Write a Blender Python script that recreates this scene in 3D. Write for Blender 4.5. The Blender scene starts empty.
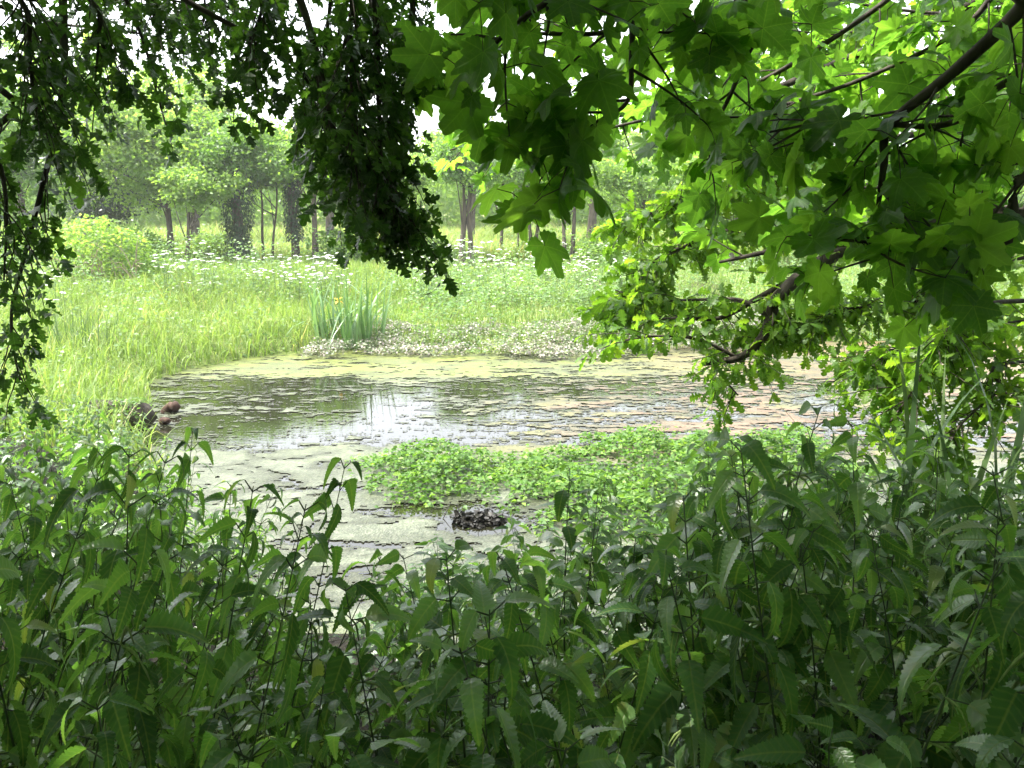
import bpy, math, random
import numpy as np
from mathutils import Euler

R = math.radians
rng = np.random.default_rng(7)
random.seed(7)
scene = bpy.context.scene
COL = scene.collection

# ------------------------------------------------------------------ camera
F_PX, PITCH, CAM_Z = 830.0, R(12.2), 2.10
cam_d = bpy.data.cameras.new('camera'); cam = bpy.data.objects.new('camera', cam_d); COL.objects.link(cam)
cam_d.sensor_width = 36.0; cam_d.lens = F_PX / 1024 * 36.0
cam_d.clip_start = 0.05; cam_d.clip_end = 3000
cam.location = (0, 0, CAM_Z); cam.rotation_euler = (R(90) - PITCH, 0, 0)
scene.camera = cam

# ------------------------------------------------------------------ sky, sun, exposure
SUN_EL, SUN_AZ = R(60), R(-84)
world = bpy.data.worlds.new('World'); scene.world = world; world.use_nodes = True
wn = world.node_tree.nodes; wl = world.node_tree.links; wn.clear()
sky = wn.new('ShaderNodeTexSky'); sky.sky_type = 'NISHITA'; sky.sun_disc = False
sky.sun_elevation = SUN_EL; sky.sun_rotation = SUN_AZ; sky.air_density = 1.0; sky.dust_density = 4.0; sky.ozone_density = 0.6
bg = wn.new('ShaderNodeBackground'); bg.inputs[1].default_value = 0.15
wo = wn.new('ShaderNodeOutputWorld'); hz = wn.new('ShaderNodeHueSaturation'); hz.inputs['Saturation'].default_value = .3; hz.inputs['Value'].default_value = 1.1; wl.new(sky.outputs[0], hz.inputs['Color']); wl.new(hz.outputs[0], bg.inputs[0]); wl.new(bg.outputs[0], wo.inputs[0])
sd = bpy.data.lights.new('sun', 'SUN'); sd.energy = 2.3; sd.angle = R(0.6); sd.color = (1.0, 0.955, 0.87)
sun = bpy.data.objects.new('sun', sd); COL.objects.link(sun)
sun.rotation_euler = (-(R(90) - SUN_EL), 0, -SUN_AZ); sun.location = (0, 0, 30)
scene.view_settings.view_transform = 'Standard'; scene.view_settings.look = 'None'
scene.view_settings.gamma = 1.0; scene.view_settings.use_curve_mapping = False
scene.view_settings.exposure = 2.5
cy = scene.cycles
cy.max_bounces = 7; cy.diffuse_bounces = 4; cy.glossy_bounces = 3; cy.transmission_bounces = 3
cy.transparent_max_bounces = 8; cy.volume_bounces = 0; cy.caustics_reflective = False; cy.caustics_refractive = False
cy.use_denoising = True; cy.sample_clamp_indirect = 6.0

# ------------------------------------------------------------------ helpers: picture <-> world
def ray(px, py):
    u, v = (px - 512) / F_PX, (384 - py) / F_PX
    return np.array([u, math.cos(PITCH) + v * math.sin(PITCH), -math.sin(PITCH) + v * math.cos(PITCH)])
def P(px, py, y):
    d = ray(px, py); return np.array([0, 0, CAM_Z]) + d * (y / d[1])
def G(px, py, z=0.0):
    d = ray(px, py); return np.array([0, 0, CAM_Z]) + d * ((z - CAM_Z) / d[2])
def project(p):
    p = np.asarray(p, float); x = p[..., 0]; y = p[..., 1]; z = p[..., 2] - CAM_Z
    dep = y * math.cos(PITCH) - z * math.sin(PITCH); up = y * math.sin(PITCH) + z * math.cos(PITCH)
    return 512 + F_PX * x / dep, 384 - F_PX * up / dep

# ------------------------------------------------------------------ helpers: noise
def _h(ix, iy, s):
    n = (ix.astype(np.int64) * 374761393 + iy.astype(np.int64) * 668265263 + s * 1274126177) & 0xffffffff
    n = ((n ^ (n >> 13)) * 1274126177) & 0xffffffff
    return ((n ^ (n >> 16)) & 0xffff) / 65535.0
def vnoise(x, y, s=0):
    x = np.asarray(x, float); y = np.asarray(y, float)
    ix, iy = np.floor(x), np.floor(y); fx, fy = x - ix, y - iy
    fx = fx * fx * (3 - 2 * fx); fy = fy * fy * (3 - 2 * fy)
    a = _h(ix, iy, s); b = _h(ix + 1, iy, s); c = _h(ix, iy + 1, s); d = _h(ix + 1, iy + 1, s)
    return (a * (1 - fx) + b * fx) * (1 - fy) + (c * (1 - fx) + d * fx) * fy
def fbm(x, y, s=0, o=4):
    t, a, m = 0, .5, 0
    for k in range(o):
        t = t + a * vnoise(x * 2 ** k, y * 2 ** k, s + 17 * k); m += a; a *= .5
    return t / m
def sstep(a, b, x):
    t = np.clip((x - a) / (b - a), 0, 1); return t * t * (3 - 2 * t)

# ------------------------------------------------------------------ helpers: meshes
class Buf:
    """collects geometry and links it as one mesh object"""
    def __init__(s): s.v = []; s.lv = []; s.lt = []; s.mi = []; s.uv = []; s.rnd = []; s.col = []; s.n = 0
    def add(s, v, faces, uv=None, rnd=0.5, mi=0, col=None):
        """v (n,3); faces list of arrays (k,m)"""
        v = np.asarray(v, float); n = len(v)
        s.v.append(v)
        s.uv.append(np.zeros((n, 2)) if uv is None else np.asarray(uv, float))
        s.rnd.append(np.broadcast_to(np.asarray(rnd, float), (n,)))
        if col is not None: s.col.append(np.broadcast_to(np.asarray(col, float), (n, 3)))
        for f in faces:
            f = np.asarray(f, np.int64)
            if len(f) == 0: continue
            s.lv.append((f + s.n).ravel()); s.lt.append(np.full(len(f), f.shape[1])); s.mi.append(np.full(len(f), mi))
        s.n += n
    def leaves(s, tpl, pos, rot, scl, rnd=None, mi=0):
        """copies of a leaf shape: pos (k,3), rot (k,3,3), scl (k,) or (k,3)"""
        pos = np.asarray(pos, float); k = len(pos)
        if k == 0: return
        v, faces, uv = tpl; n = len(v)
        scl = np.asarray(scl, float)
        if scl.ndim == 1: scl = np.repeat(scl[:, None], 3, 1)
        vv = np.einsum('kij,knj->kni', rot, v[None] * scl[:, None, :]) + pos[:, None, :]
        if rnd is None: rnd = rng.random(k)
        fs = [(f[None] + (np.arange(k) * n)[:, None, None]).reshape(-1, f.shape[1]) for f in faces]
        s.add(vv.reshape(-1, 3), fs, np.tile(uv, (k, 1)), np.repeat(rnd, n), mi)
    def tube(s, pts, rad, sides=6, smooth=3, mi=0, rnd=0.5, wob=0.0):
        p = curve(pts, smooth); m = len(p)
        r = np.interp(np.linspace(0, 1, m), np.linspace(0, 1, len(rad)), rad)
        if wob: r = r * (1 + wob * (rng.random(m) - .5))
        t = np.gradient(p, axis=0); t /= np.linalg.norm(t, axis=1)[:, None] + 1e-9
        ref = np.array([0.31, 0.17, 0.93]); ref = ref if abs(t[0] @ ref) < .9 else np.array([1., 0, 0])
        a = np.cross(t, ref); a /= np.linalg.norm(a, axis=1)[:, None] + 1e-9; b = np.cross(t, a)
        th = np.arange(sides) / sides * 2 * math.pi
        ring = p[:, None] + r[:, None, None] * (np.cos(th)[None, :, None] * a[:, None] + np.sin(th)[None, :, None] * b[:, None])
        v = np.concatenate([ring.reshape(-1, 3), p[-1:] + t[-1:] * r[-1]])
        i = np.arange(m - 1)[:, None] * sides; j = np.arange(sides)[None]; j2 = (j + 1) % sides
        q = np.stack([i + j, i + j2, i + sides + j2, i + sides + j], -1).reshape(-1, 4)
        e = (m - 1) * sides + np.arange(sides)
        tri = np.stack([e, (m - 1) * sides + (np.arange(sides) + 1) % sides, np.full(sides, m * sides)], -1)
        L = np.concatenate([[0], np.cumsum(np.linalg.norm(np.diff(p, axis=0), axis=1))])
        uv = np.concatenate([np.stack([np.tile(th / 6.28, m), np.repeat(L, sides)], -1), [[0, L[-1]]]])
        s.add(v, [q, tri], uv, rnd, mi)
        return p
    def build(s, name, mats, parent=None, smooth=True):
        me = bpy.data.meshes.new(name)
        v = np.concatenate(s.v); lv = np.concatenate(s.lv); lt = np.concatenate(s.lt)
        me.vertices.add(len(v)); me.vertices.foreach_set('co', v.astype(np.float32).ravel())
        me.loops.add(len(lv)); me.loops.foreach_set('vertex_index', lv.astype(np.int32))
        me.polygons.add(len(lt))
        me.polygons.foreach_set('loop_start', np.concatenate([[0], np.cumsum(lt)[:-1]]).astype(np.int32))
        me.polygons.foreach_set('loop_total', lt.astype(np.int32))
        me.polygons.foreach_set('material_index', np.concatenate(s.mi).astype(np.int32))
        if smooth: me.polygons.foreach_set('use_smooth', np.ones(len(lt), bool))
        uv = np.concatenate(s.uv)[lv]
        ul = me.uv_layers.new(name='UVMap'); ul.data.foreach_set('uv', uv.astype(np.float32).ravel())
        at = me.attributes.new('rnd', 'FLOAT', 'POINT'); at.data.foreach_set('value', np.concatenate(s.rnd).astype(np.float32))
        if s.col:
            c = np.concatenate(s.col); ac = me.attributes.new('tint', 'FLOAT_COLOR', 'POINT')
            ac.data.foreach_set('color', np.concatenate([c, np.ones((len(c), 1))], 1).astype(np.float32).ravel())
        me.update(calc_edges=True); me.validate()
        for m in (mats if isinstance(mats, (list, tuple)) else [mats]): me.materials.append(m)
        o = bpy.data.objects.new(name, me); COL.objects.link(o)
        if parent is not None: o.parent = parent
        return o

def curve(pts, k=3):
    p = np.asarray(pts, float)
    if k <= 1 or len(p) < 3:
        return p
    q = np.concatenate([[2 * p[0] - p[1]], p, [2 * p[-1] - p[-2]]]); out = []
    for i in range(1, len(q) - 2):
        for t in np.arange(k) / k:
            a, b, c, d = q[i - 1], q[i], q[i + 1], q[i + 2]
            out.append(.5 * (2 * b + (c - a) * t + (2 * a - 5 * b + 4 * c - d) * t * t + (3 * b - a - 3 * c + d) * t ** 3))
    out.append(p[-1]); return np.array(out)

def frames(tip, nrm):
    """leaf frames: y axis along tip, z axis near nrm"""
    y = tip / (np.linalg.norm(tip, axis=1)[:, None] + 1e-9)
    x = np.cross(y, nrm); x /= np.linalg.norm(x, axis=1)[:, None] + 1e-9
    z = np.cross(x, y)
    return np.stack([x, y, z], -1)
def rdir(k, zmin=-1, zmax=1):
    z = rng.uniform(zmin, zmax, k); a = rng.uniform(0, 2 * math.pi, k); r = np.sqrt(1 - z * z)
    return np.stack([r * np.cos(a), r * np.sin(a), z], -1)

def thing(name, label, cat, loc=(0, 0, 0), group=None):
    o = bpy.data.objects.new(name, None); COL.objects.link(o); o.location = loc; o.empty_display_size = .1
    return tag(o, label, cat, group)
def tag(o, label=None, cat=None, group=None, kind=None):
    if label: o['label'] = label
    if cat: o['category'] = cat
    if group: o['group'] = group
    if kind: o['kind'] = kind
    return o
def copy_tree(o, parent=None):
    c = o.copy(); COL.objects.link(c)
    if parent is not None: c.parent = parent
    for ch in list(o.children): copy_tree(ch, c)
    return c

# ------------------------------------------------------------------ leaf shapes (base at origin, along +y, length 1)
def strip_leaf(ts, ws, curl=.25, fold=.18, wave=0.0):
    v, uv, q = [], [], []
    n = len(ts)
    for i, (t, w) in enumerate(zip(ts, ws)):
        th = curl * t * 1.6
        y = math.sin(th) / (curl * 1.6) if curl else t; z = -(1 - math.cos(th)) / (curl * 1.6) if curl else 0
        f = fold * w + wave * math.sin(i * 2.1) * w
        for sgn in (-1, 0, 1):
            v.append((sgn * w, y, z + (f if sgn else 0))); uv.append((sgn * w / .3 * .5 + .5, t))
    for i in range(n - 1):
        a = i * 3
        q += [(a, a + 1, a + 4, a + 3), (a + 1, a + 2, a + 5, a + 4)]
    return np.array(v), [np.array(q)], np.array(uv)
def nettle_leaf(curl=.5, fold=.22):
    ts, ws = [0.0], [0.02]; nt = 15
    for i in range(nt):
        t = .02 + .93 * i / nt
        base = .252 * (1 - t) ** .82 * min(1, (t + .03) / .22) ** .6
        ts += [t + .018, t + .05]; ws += [base * .88 + .002, base * 1.06 + .008]
    ts.append(1.0); ws.append(0.002)
    o = sorted(zip(ts, ws)); return strip_leaf([a for a, b in o], [b for a, b in o], curl, fold, .05)
def lobed_leaf(kind, curl=.35, fold=.15):
    if kind == 'oak':
        pr = [(0, .01), (.1, .05), (.2, .15), (.25, .17), (.30, .07), (.40, .22), (.47, .26), (.53, .09), (.64, .27), (.72, .30), (.77, .12), (.86, .20), (.95, .14), (1, .03)]
    else:
        pr = [(0, .01), (.14, .03), (.22, .16), (.36, .34), (.40, .32), (.41, .12), (.52, .18), (.68, .33), (.72, .29), (.72, .13), (.82, .17), (.92, .15), (1, .02)]
    return strip_leaf([a for a, b in pr], [b for a, b in pr], curl, fold, .06)
def sycamore_leaf(droop=.35, fold=.10):
    n = 72; th = np.linspace(-math.pi * .93, math.pi * .93, n)
    lob = [(0, 1.0, .74), (R(53), .94, .70), (-R(53), .94, .70), (R(106), .70, .6), (-R(106), .70, .6)]
    r = np.full(n, .16)
    for c, L, w in lob:
        d = np.abs(th - c); r = np.maximum(r, L * np.clip(1 - (d / w) ** 1.15, 0, 1) ** .75)
    r = np.maximum(r, .62 * (1 - .62 * (np.abs(th) / math.pi) ** 4))
    teeth = 1 + .07 * np.array([0, 1, .3, -.9])[np.arange(n) % 4]; r = r * teeth
    x, y = np.sin(th) * r, np.cos(th) * r
    pts = [(0, 0)]; uv = [(0.5, 0.5)]
    for k in (.5, 1.0):
        for i in range(n): pts.append((x[i] * k, y[i] * k)); uv.append((.5 + .5 * x[i] * k, .5 + .5 * y[i] * k))
    pts = np.array(pts); rr = np.hypot(pts[:, 0], pts[:, 1]); ang = np.arctan2(pts[:, 0], pts[:, 1])
    z = -droop * rr ** 2 * .6 - fold * rr * np.cos(ang * 6.3) * .5
    tri = [(0, 1 + i, 2 + i) for i in range(n - 1)]
    q = [(1 + i, 1 + n + i, 2 + n + i, 2 + i) for i in range(n - 1)]
    return np.column_stack([pts, z]) * .62, [np.array(tri), np.array(q)], np.array(uv)
def simple_leaf(w=.3, fold=.12):
    v = np.array([(0, 0, 0), (w, .45, fold), (0, 1, -.1), (-w, .45, fold), (0, .5, 0)], float)
    return v, [np.array([(0, 1, 4), (1, 2, 4), (2, 3, 4), (3, 0, 4)])], np.array([(.5, 0), (1, .45), (.5, 1), (0, .45), (.5, .5)], float)
def blade(curl=.5, w=.5, n=4):
    v, uv, q = [], [], []
    for i in range(n + 1):
        t = i / n; ww = w * (1 - t ** 2.2) + .0
        a = curl * t * t
        y, z = math.sin(a) * t, math.cos(a) * t
        v += [(-ww, y, z), (ww, y, z)]; uv += [(0, t), (1, t)]
    for i in range(n): q.append((2 * i, 2 * i + 1, 2 * i + 3, 2 * i + 2))
    return np.array(v), [np.array(q)], np.array(uv)

# ------------------------------------------------------------------ materials
def nodes_of(name):
    m = bpy.data.materials.new(name); m.use_nodes = True; t = m.node_tree; t.nodes.clear()
    out = t.nodes.new('ShaderNodeOutputMaterial'); return m, t.nodes, t.links, out
def ramp(n, stops, interp='LINEAR'):
    r = n.new('ShaderNodeValToRGB'); cr = r.color_ramp; cr.interpolation = interp
    while len(cr.elements) < len(stops): cr.elements.new(.5)
    for e, (p, c) in zip(cr.elements, stops): e.position = p; e.color = (*c, 1)
    return r
def leaf_mat(name, cols, trans, tmix=.45, rough=.45, spec=.4, vein=None, nscale=9.0, under=None):
    m, n, l, out = nodes_of(name)
    at = n.new('ShaderNodeAttribute'); at.attribute_name = 'rnd'
    oi = n.new('ShaderNodeObjectInfo')
    geo = n.new('ShaderNodeNewGeometry')
    nz = n.new('ShaderNodeTexNoise'); nz.inputs['Scale'].default_value = nscale; nz.inputs['Detail'].default_value = 3
    l.new(geo.outputs['Position'], nz.inputs['Vector'])
    mx = n.new('ShaderNodeMath'); mx.operation = 'MULTIPLY_ADD'; mx.inputs[1].default_value = .6
    l.new(nz.outputs[0], mx.inputs[0]); l.new(at.outputs['Fac'], mx.inputs[2])
    sub = n.new('ShaderNodeMath'); sub.operation = 'SUBTRACT'; sub.inputs[1].default_value = .3; l.new(mx.outputs[0], sub.inputs[0])
    rp = ramp(n, cols); l.new(sub.outputs[0], rp.inputs[0])
    base = rp.outputs[0]
    bs = n.new('ShaderNodeBsdfPrincipled'); bs.inputs['Roughness'].default_value = rough
    if isinstance(spec, tuple):      # leaf surfaces differ: matt hairy young ones to smooth sheeny old ones
        mrs = n.new('ShaderNodeMapRange'); mrs.inputs[1].default_value = .35; mrs.inputs[2].default_value = 1; mrs.inputs[3].default_value, mrs.inputs[4].default_value = spec
        l.new(at.outputs['Fac'], mrs.inputs[0]); l.new(mrs.outputs[0], bs.inputs['Specular IOR Level'])
        mrh = n.new('ShaderNodeMath'); mrh.operation = 'MULTIPLY'; mrh.inputs[1].default_value = .24; l.new(mrs.outputs[0], mrh.inputs[0]); l.new(mrh.outputs[0], bs.inputs['Sheen Weight'])
        bs.inputs['Sheen Roughness'].default_value = .35; bs.inputs['Sheen Tint'].default_value = (.85, .95, 1, 1)
    else: bs.inputs['Specular IOR Level'].default_value = spec
    tr = n.new('ShaderNodeBsdfTranslucent')
    hs = n.new('ShaderNodeMixRGB'); hs.blend_type = 'MULTIPLY'; hs.inputs[0].default_value = 1.0
    hs.inputs[2].default_value = (*trans, 1); 
    if vein:
        uv = n.new('ShaderNodeUVMap'); uv.uv_map = 'UVMap'
        sp = n.new('ShaderNodeSeparateXYZ'); l.new(uv.outputs[0], sp.inputs[0])
        def M(op, a, b=None, c=None):
            q = n.new('ShaderNodeMath'); q.operation = op
            for i, z in enumerate((a, b, c)):
                if z is None: continue
                if isinstance(z, (int, float)): q.inputs[i].default_value = z
                else: l.new(z, q.inputs[i])
            return q.outputs[0]
        ax = M('ABSOLUTE', M('SUBTRACT', sp.outputs[0], .5))
        if vein == 'pinnate':
            ph = M('MULTIPLY', M('SUBTRACT', sp.outputs[1], M('MULTIPLY', ax, .45)), 58.0)
            side = M('POWER', M('ABSOLUTE', M('SINE', M('MULTIPLY', ph, .5))), 10.0)
            mid = M('SUBTRACT', 1.0, M('MULTIPLY', ax, 28.0)); mid = M('MAXIMUM', mid, 0.0)
            vv = M('MINIMUM', M('ADD', M('MULTIPLY', side, .3), mid), 1.0)
            hgt = M('SUBTRACT', 1.0, vv)
        else:
            dy = M('SUBTRACT', sp.outputs[1], .5); dx = M('SUBTRACT', sp.outputs[0], .5)
            an = M('ARCTAN2', dx, dy); rr = M('SQRT', M('ADD', M('MULTIPLY', dx, dx), M('MULTIPLY', dy, dy)))
            # main veins at 0, 56 and 116 degrees
            d0 = M('ABSOLUTE', an); d1 = M('ABSOLUTE', M('SUBTRACT', d0, R(56))); d2 = M('ABSOLUTE', M('SUBTRACT', d0, R(116)))
            dm = M('MULTIPLY', M('MINIMUM', d0, M('MINIMUM', d1, d2)), rr)
            main = M('MAXIMUM', M('SUBTRACT', 1.0, M('MULTIPLY', dm, 85.0)), 0.0)
            sd_ = M('POWER', M('ABSOLUTE', M('SINE', M('MULTIPLY', M('SUBTRACT', rr, M('MULTIPLY', dm, .8)), 40.0))), 14.0)
            vv = M('MINIMUM', M('ADD', M('MULTIPLY', sd_, .3), main), 1.0); hgt = M('SUBTRACT', 1.0, vv)
        vc = n.new('ShaderNodeMixRGB'); vc.blend_type = 'MIX'; l.new(M('MULTIPLY', vv, .32), vc.inputs[0]); l.new(base, vc.inputs[1])
        c1 = cols[-1][1]; vc.inputs[2].default_value = (c1[0] * 1.7, c1[1] * 1.5, c1[2] * 1.8, 1); base = vc.outputs[0]
        bp = n.new('ShaderNodeBump'); bp.inputs['Strength'].default_value = .3; bp.inputs['Distance'].default_value = .003
        l.new(hgt, bp.inputs['Height']); l.new(bp.outputs[0], bs.inputs['Normal'])
    l.new(base, bs.inputs['Base Color'])
    br = n.new('ShaderNodeMixRGB'); br.blend_type = 'MULTIPLY'; br.inputs[0].default_value = 1; l.new(base, br.inputs[1]); br.inputs[2].default_value = (*trans, 1)
    l.new(br.outputs[0], tr.inputs[0])
    ms = n.new('ShaderNodeMixShader'); ms.inputs[0].default_value = tmix
    l.new(bs.outputs[0], ms.inputs[1]); l.new(tr.outputs[0], ms.inputs[2]); l.new(ms.outputs[0], out.inputs[0])
    return m
def bark_mat(name, c0, c1, scale=30, bump=.5):
    m, n, l, out = nodes_of(name)
    tc = n.new('ShaderNodeTexCoord'); mp = n.new('ShaderNodeMapping'); mp.inputs['Scale'].default_value = (1, 1, .25)
    l.new(tc.outputs['Object'], mp.inputs[0])
    nz = n.new('ShaderNodeTexNoise'); nz.inputs['Scale'].default_value = scale; nz.inputs['Detail'].default_value = 6; l.new(mp.outputs[0], nz.inputs['Vector'])
    rp = ramp(n, [(.3, c0), (.7, c1)]); l.new(nz.outputs[0], rp.inputs[0])
    bs = n.new('ShaderNodeBsdfPrincipled'); bs.inputs['Roughness'].default_value = .8; bs.inputs['Specular IOR Level'].default_value = .25
    l.new(rp.outputs[0], bs.inputs['Base Color'])
    bp = n.new('ShaderNodeBump'); bp.inputs['Strength'].default_value = bump; bp.inputs['Distance'].default_value = .02
    l.new(nz.outputs[0], bp.inputs['Height']); l.new(bp.outputs[0], bs.inputs['Normal']); l.new(bs.outputs[0], out.inputs[0])
    return m
def plain_mat(name, c, rough=.6, var=.3, spec=.3, scale=40):
    m, n, l, out = nodes_of(name)
    nz = n.new('ShaderNodeTexNoise'); nz.inputs['Scale'].default_value = scale
    rp = ramp(n, [(.3, tuple(k * (1 - var) for k in c)), (.7, tuple(min(1, k * (1 + var)) for k in c))]); l.new(nz.outputs[0], rp.inputs[0])
    bs = n.new('ShaderNodeBsdfPrincipled'); bs.inputs['Roughness'].default_value = rough; bs.inputs['Specular IOR Level'].default_value = spec
    l.new(rp.outputs[0], bs.inputs['Base Color']); l.new(bs.outputs[0], out.inputs[0]); return m

M = {}
M['nettle'] = leaf_mat('nettle_leaf', [(0, (.025, .064, .020)), (.5, (.050, .116, .032)), (.96, (.09, .175, .048)), (1, (.14, .18, .045))], (2.5, 2.55, 1.0), .45, .36, (.15, 1.8), 'pinnate')
M['nettle_stem'] = plain_mat('nettle_stem', (.035, .055, .022), .6)
M['tassel'] = plain_mat('nettle_tassel', (.16, .22, .07), .7)
M['sycamore'] = leaf_mat('sycamore_leaf', [(0, (.035, .085, .018)), (.5, (.055, .125, .022)), (1, (.085, .165, .028))], (3.1, 3.1, 1.2), .64, .42, .35, 'palmate')
M['oak'] = leaf_mat('oak_leaf', [(0, (.05, .11, .018)), (.6, (.075, .16, .022)), (1, (.12, .20, .03))], (2.9, 2.8, 1.0), .54, .4, .4, 'pinnate')
M['hawthorn'] = leaf_mat('hawthorn_leaf', [(0, (.015, .040, .010)), (.6, (.030, .070, .016)), (1, (.06, .12, .025))], (2.2, 2.4, .8), .42, .4, .4, 'pinnate')
M['bark'] = bark_mat('bark', (.018, .014, .010), (.07, .058, .045))
M['bark_far'] = bark_mat('bark_far', (.03, .025, .018), (.12, .10, .075), 14)
M['tree_a'] = leaf_mat('tree_leaf_bright', [(0, (.08, .15, .03)), (.5, (.12, .205, .045)), (1, (.18, .26, .07))], (2.7, 2.6, 1.3), .54, .45, .35, None, .8)
M['tree_b'] = leaf_mat('tree_leaf_mid', [(0, (.065, .13, .03)), (.5, (.10, .18, .045)), (1, (.15, .23, .06))], (2.6, 2.7, .9), .5, .45, .35, None, .8)
M['ivy'] = leaf_mat('ivy_leaf', [(0, (.018, .04, .012)), (.6, (.03, .065, .018)), (1, (.05, .09, .025))], (1.3, 1.5, .6), .2, .35, .5, None, 3)
M['grass'] = leaf_mat('grass_blade', [(0, (.085, .155, .028)), (.5, (.13, .21, .04)), (.85, (.18, .25, .055)), (1, (.30, .27, .12))], (1.8, 1.75, 1.2), .45, .5, .3, None, .5)
M['herb'] = leaf_mat('herb_leaf', [(0, (.07, .145, .04)), (.5, (.115, .205, .065)), (1, (.18, .26, .11))], (1.7, 1.7, .8), .4, .45, .4, None, .7)
M['mint'] = leaf_mat('mint_leaf', [(0, (.10, .16, .06)), (.4, (.16, .21, .11)), (.7, (.28, .27, .22)), (1, (.38, .32, .31))], (1.1, 1.1, .9), .25, .5, .4, None, 1.2)
M['cress'] = leaf_mat('cress_leaf', [(0, (.05, .12, .022)), (.5, (.085, .175, .035)), (1, (.18, .28, .05))], (1.7, 1.75, .8), .42, .5, .3, None, 2.5)
M['iris'] = leaf_mat('iris_leaf', [(0, (.05, .10, .035)), (.6, (.08, .145, .05)), (1, (.13, .19, .07))], (1.2, 1.3, .7), .25, .4, .45, None, 2)
M['iris_pale'] = leaf_mat('pale_iris_leaf', [(0, (.06, .13, .045)), (.6, (.095, .185, .065)), (1, (.15, .24, .12))], (1.6, 1.7, .9), .32, .4, .5, None, 2)
M['petal'] = plain_mat('yellow_petal', (.75, .42, .02), .5, .15)
M['umbel'] = plain_mat('white_umbel', (.78, .79, .74), .7, .06)
M['parsley_stem'] = plain_mat('parsley_stem', (.10, .16, .05), .6)
M['dead'] = plain_mat('dead_stem', (.30, .24, .17), .8)
M['dark_water'] = plain_mat('dark_water_black', (.012, .011, .008), .5)  # black of the added clump that stands in for dark water
M['dead_leaf'] = plain_mat('red_brown_wood', (.045, .022, .014), .8)

# ------------------------------------------------------------------ pond outline and terrain
SHORE = np.array([(-0.9, 3.75), (0.6, 3.55), (2.2, 3.7), (3.4, 4.3), (4.6, 5.6), (6.5, 7.5), (9.5, 9.0), (11, 11), (9.5, 12.6), (6.5, 12.9),
                  (3.5, 12.6), (1.6, 12.1), (.4, 11.7), (-1.2, 11.8), (-2.4, 12.2), (-3.6, 11.4), (-4.2, 10.5), (-4.35, 9.6), (-3.9, 8.8), (-3.7, 8.1), (-3.3, 7.2),
                  (-2.7, 6.2), (-2.0, 4.9), (-1.5, 4.2)])
def pond_sd(x, y):
    """signed distance to the shore, negative inside"""
    x = np.asarray(x, float); y = np.asarray(y, float)
    d = np.full(x.shape, 1e9); ins = np.zeros(x.shape, bool); n = len(SHORE)
    for i in range(n):
        a, b = SHORE[i], SHORE[(i + 1) % n]; e = b - a
        t = np.clip(((x - a[0]) * e[0] + (y - a[1]) * e[1]) / (e @ e), 0, 1)
        d = np.minimum(d, np.hypot(x - a[0] - t * e[0], y - a[1] - t * e[1]))
        c = ((a[1] > y) != (b[1] > y)) & (x < (b[0] - a[0]) * (y - a[1]) / (b[1] - a[1] + 1e-12) + a[0]); ins ^= c
    return np.where(ins, -d, d)
def ground_z(x, y):
    x = np.asarray(x, float); y = np.asarray(y, float)
    s = pond_sd(x, y) + (fbm(x * 1.3, y * 1.3, 5, 3) - .5) * .35
    near = sstep(7.5, 5.0, y)
    rise = near * .45 * sstep(0, 1.1, s) + (1 - near) * (.16 * sstep(0, .6, s) + .30 * sstep(.4, 8, s))
    far = sstep(28, 120, np.hypot(x, y)) * 1.2
    z = np.where(s > 0, rise, np.maximum(-.6, s * .6))
    return z + (fbm(x * .5, y * .5, 9, 3) - .5) * .16 * sstep(0, 2, s) + far + sstep(.0, .3, s) * .02
def axis(lo, hi, core_lo, core_hi, step, growth=1.16):
    a = list(np.arange(core_lo, core_hi + 1e-6, step)); s = step; p = core_hi
    while p < hi: s *= growth; p += s; a.append(p)
    s = step; p = core_lo; pre = []
    while p > lo: s *= growth; p -= s; pre.append(p)
    return np.array(pre[::-1] + a)
def sheet(xs, ys, zf):
    X, Y = np.meshgrid(xs, ys); Z = zf(X, Y)
    v = np.stack([X.ravel(), Y.ravel(), Z.ravel()], -1); nx, ny = len(xs), len(ys)
    i = np.arange(ny - 1)[:, None] * nx + np.arange(nx - 1)[None]
    return v, np.stack([i, i + 1, i + nx + 1, i + nx], -1).reshape(-1, 4)

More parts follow.
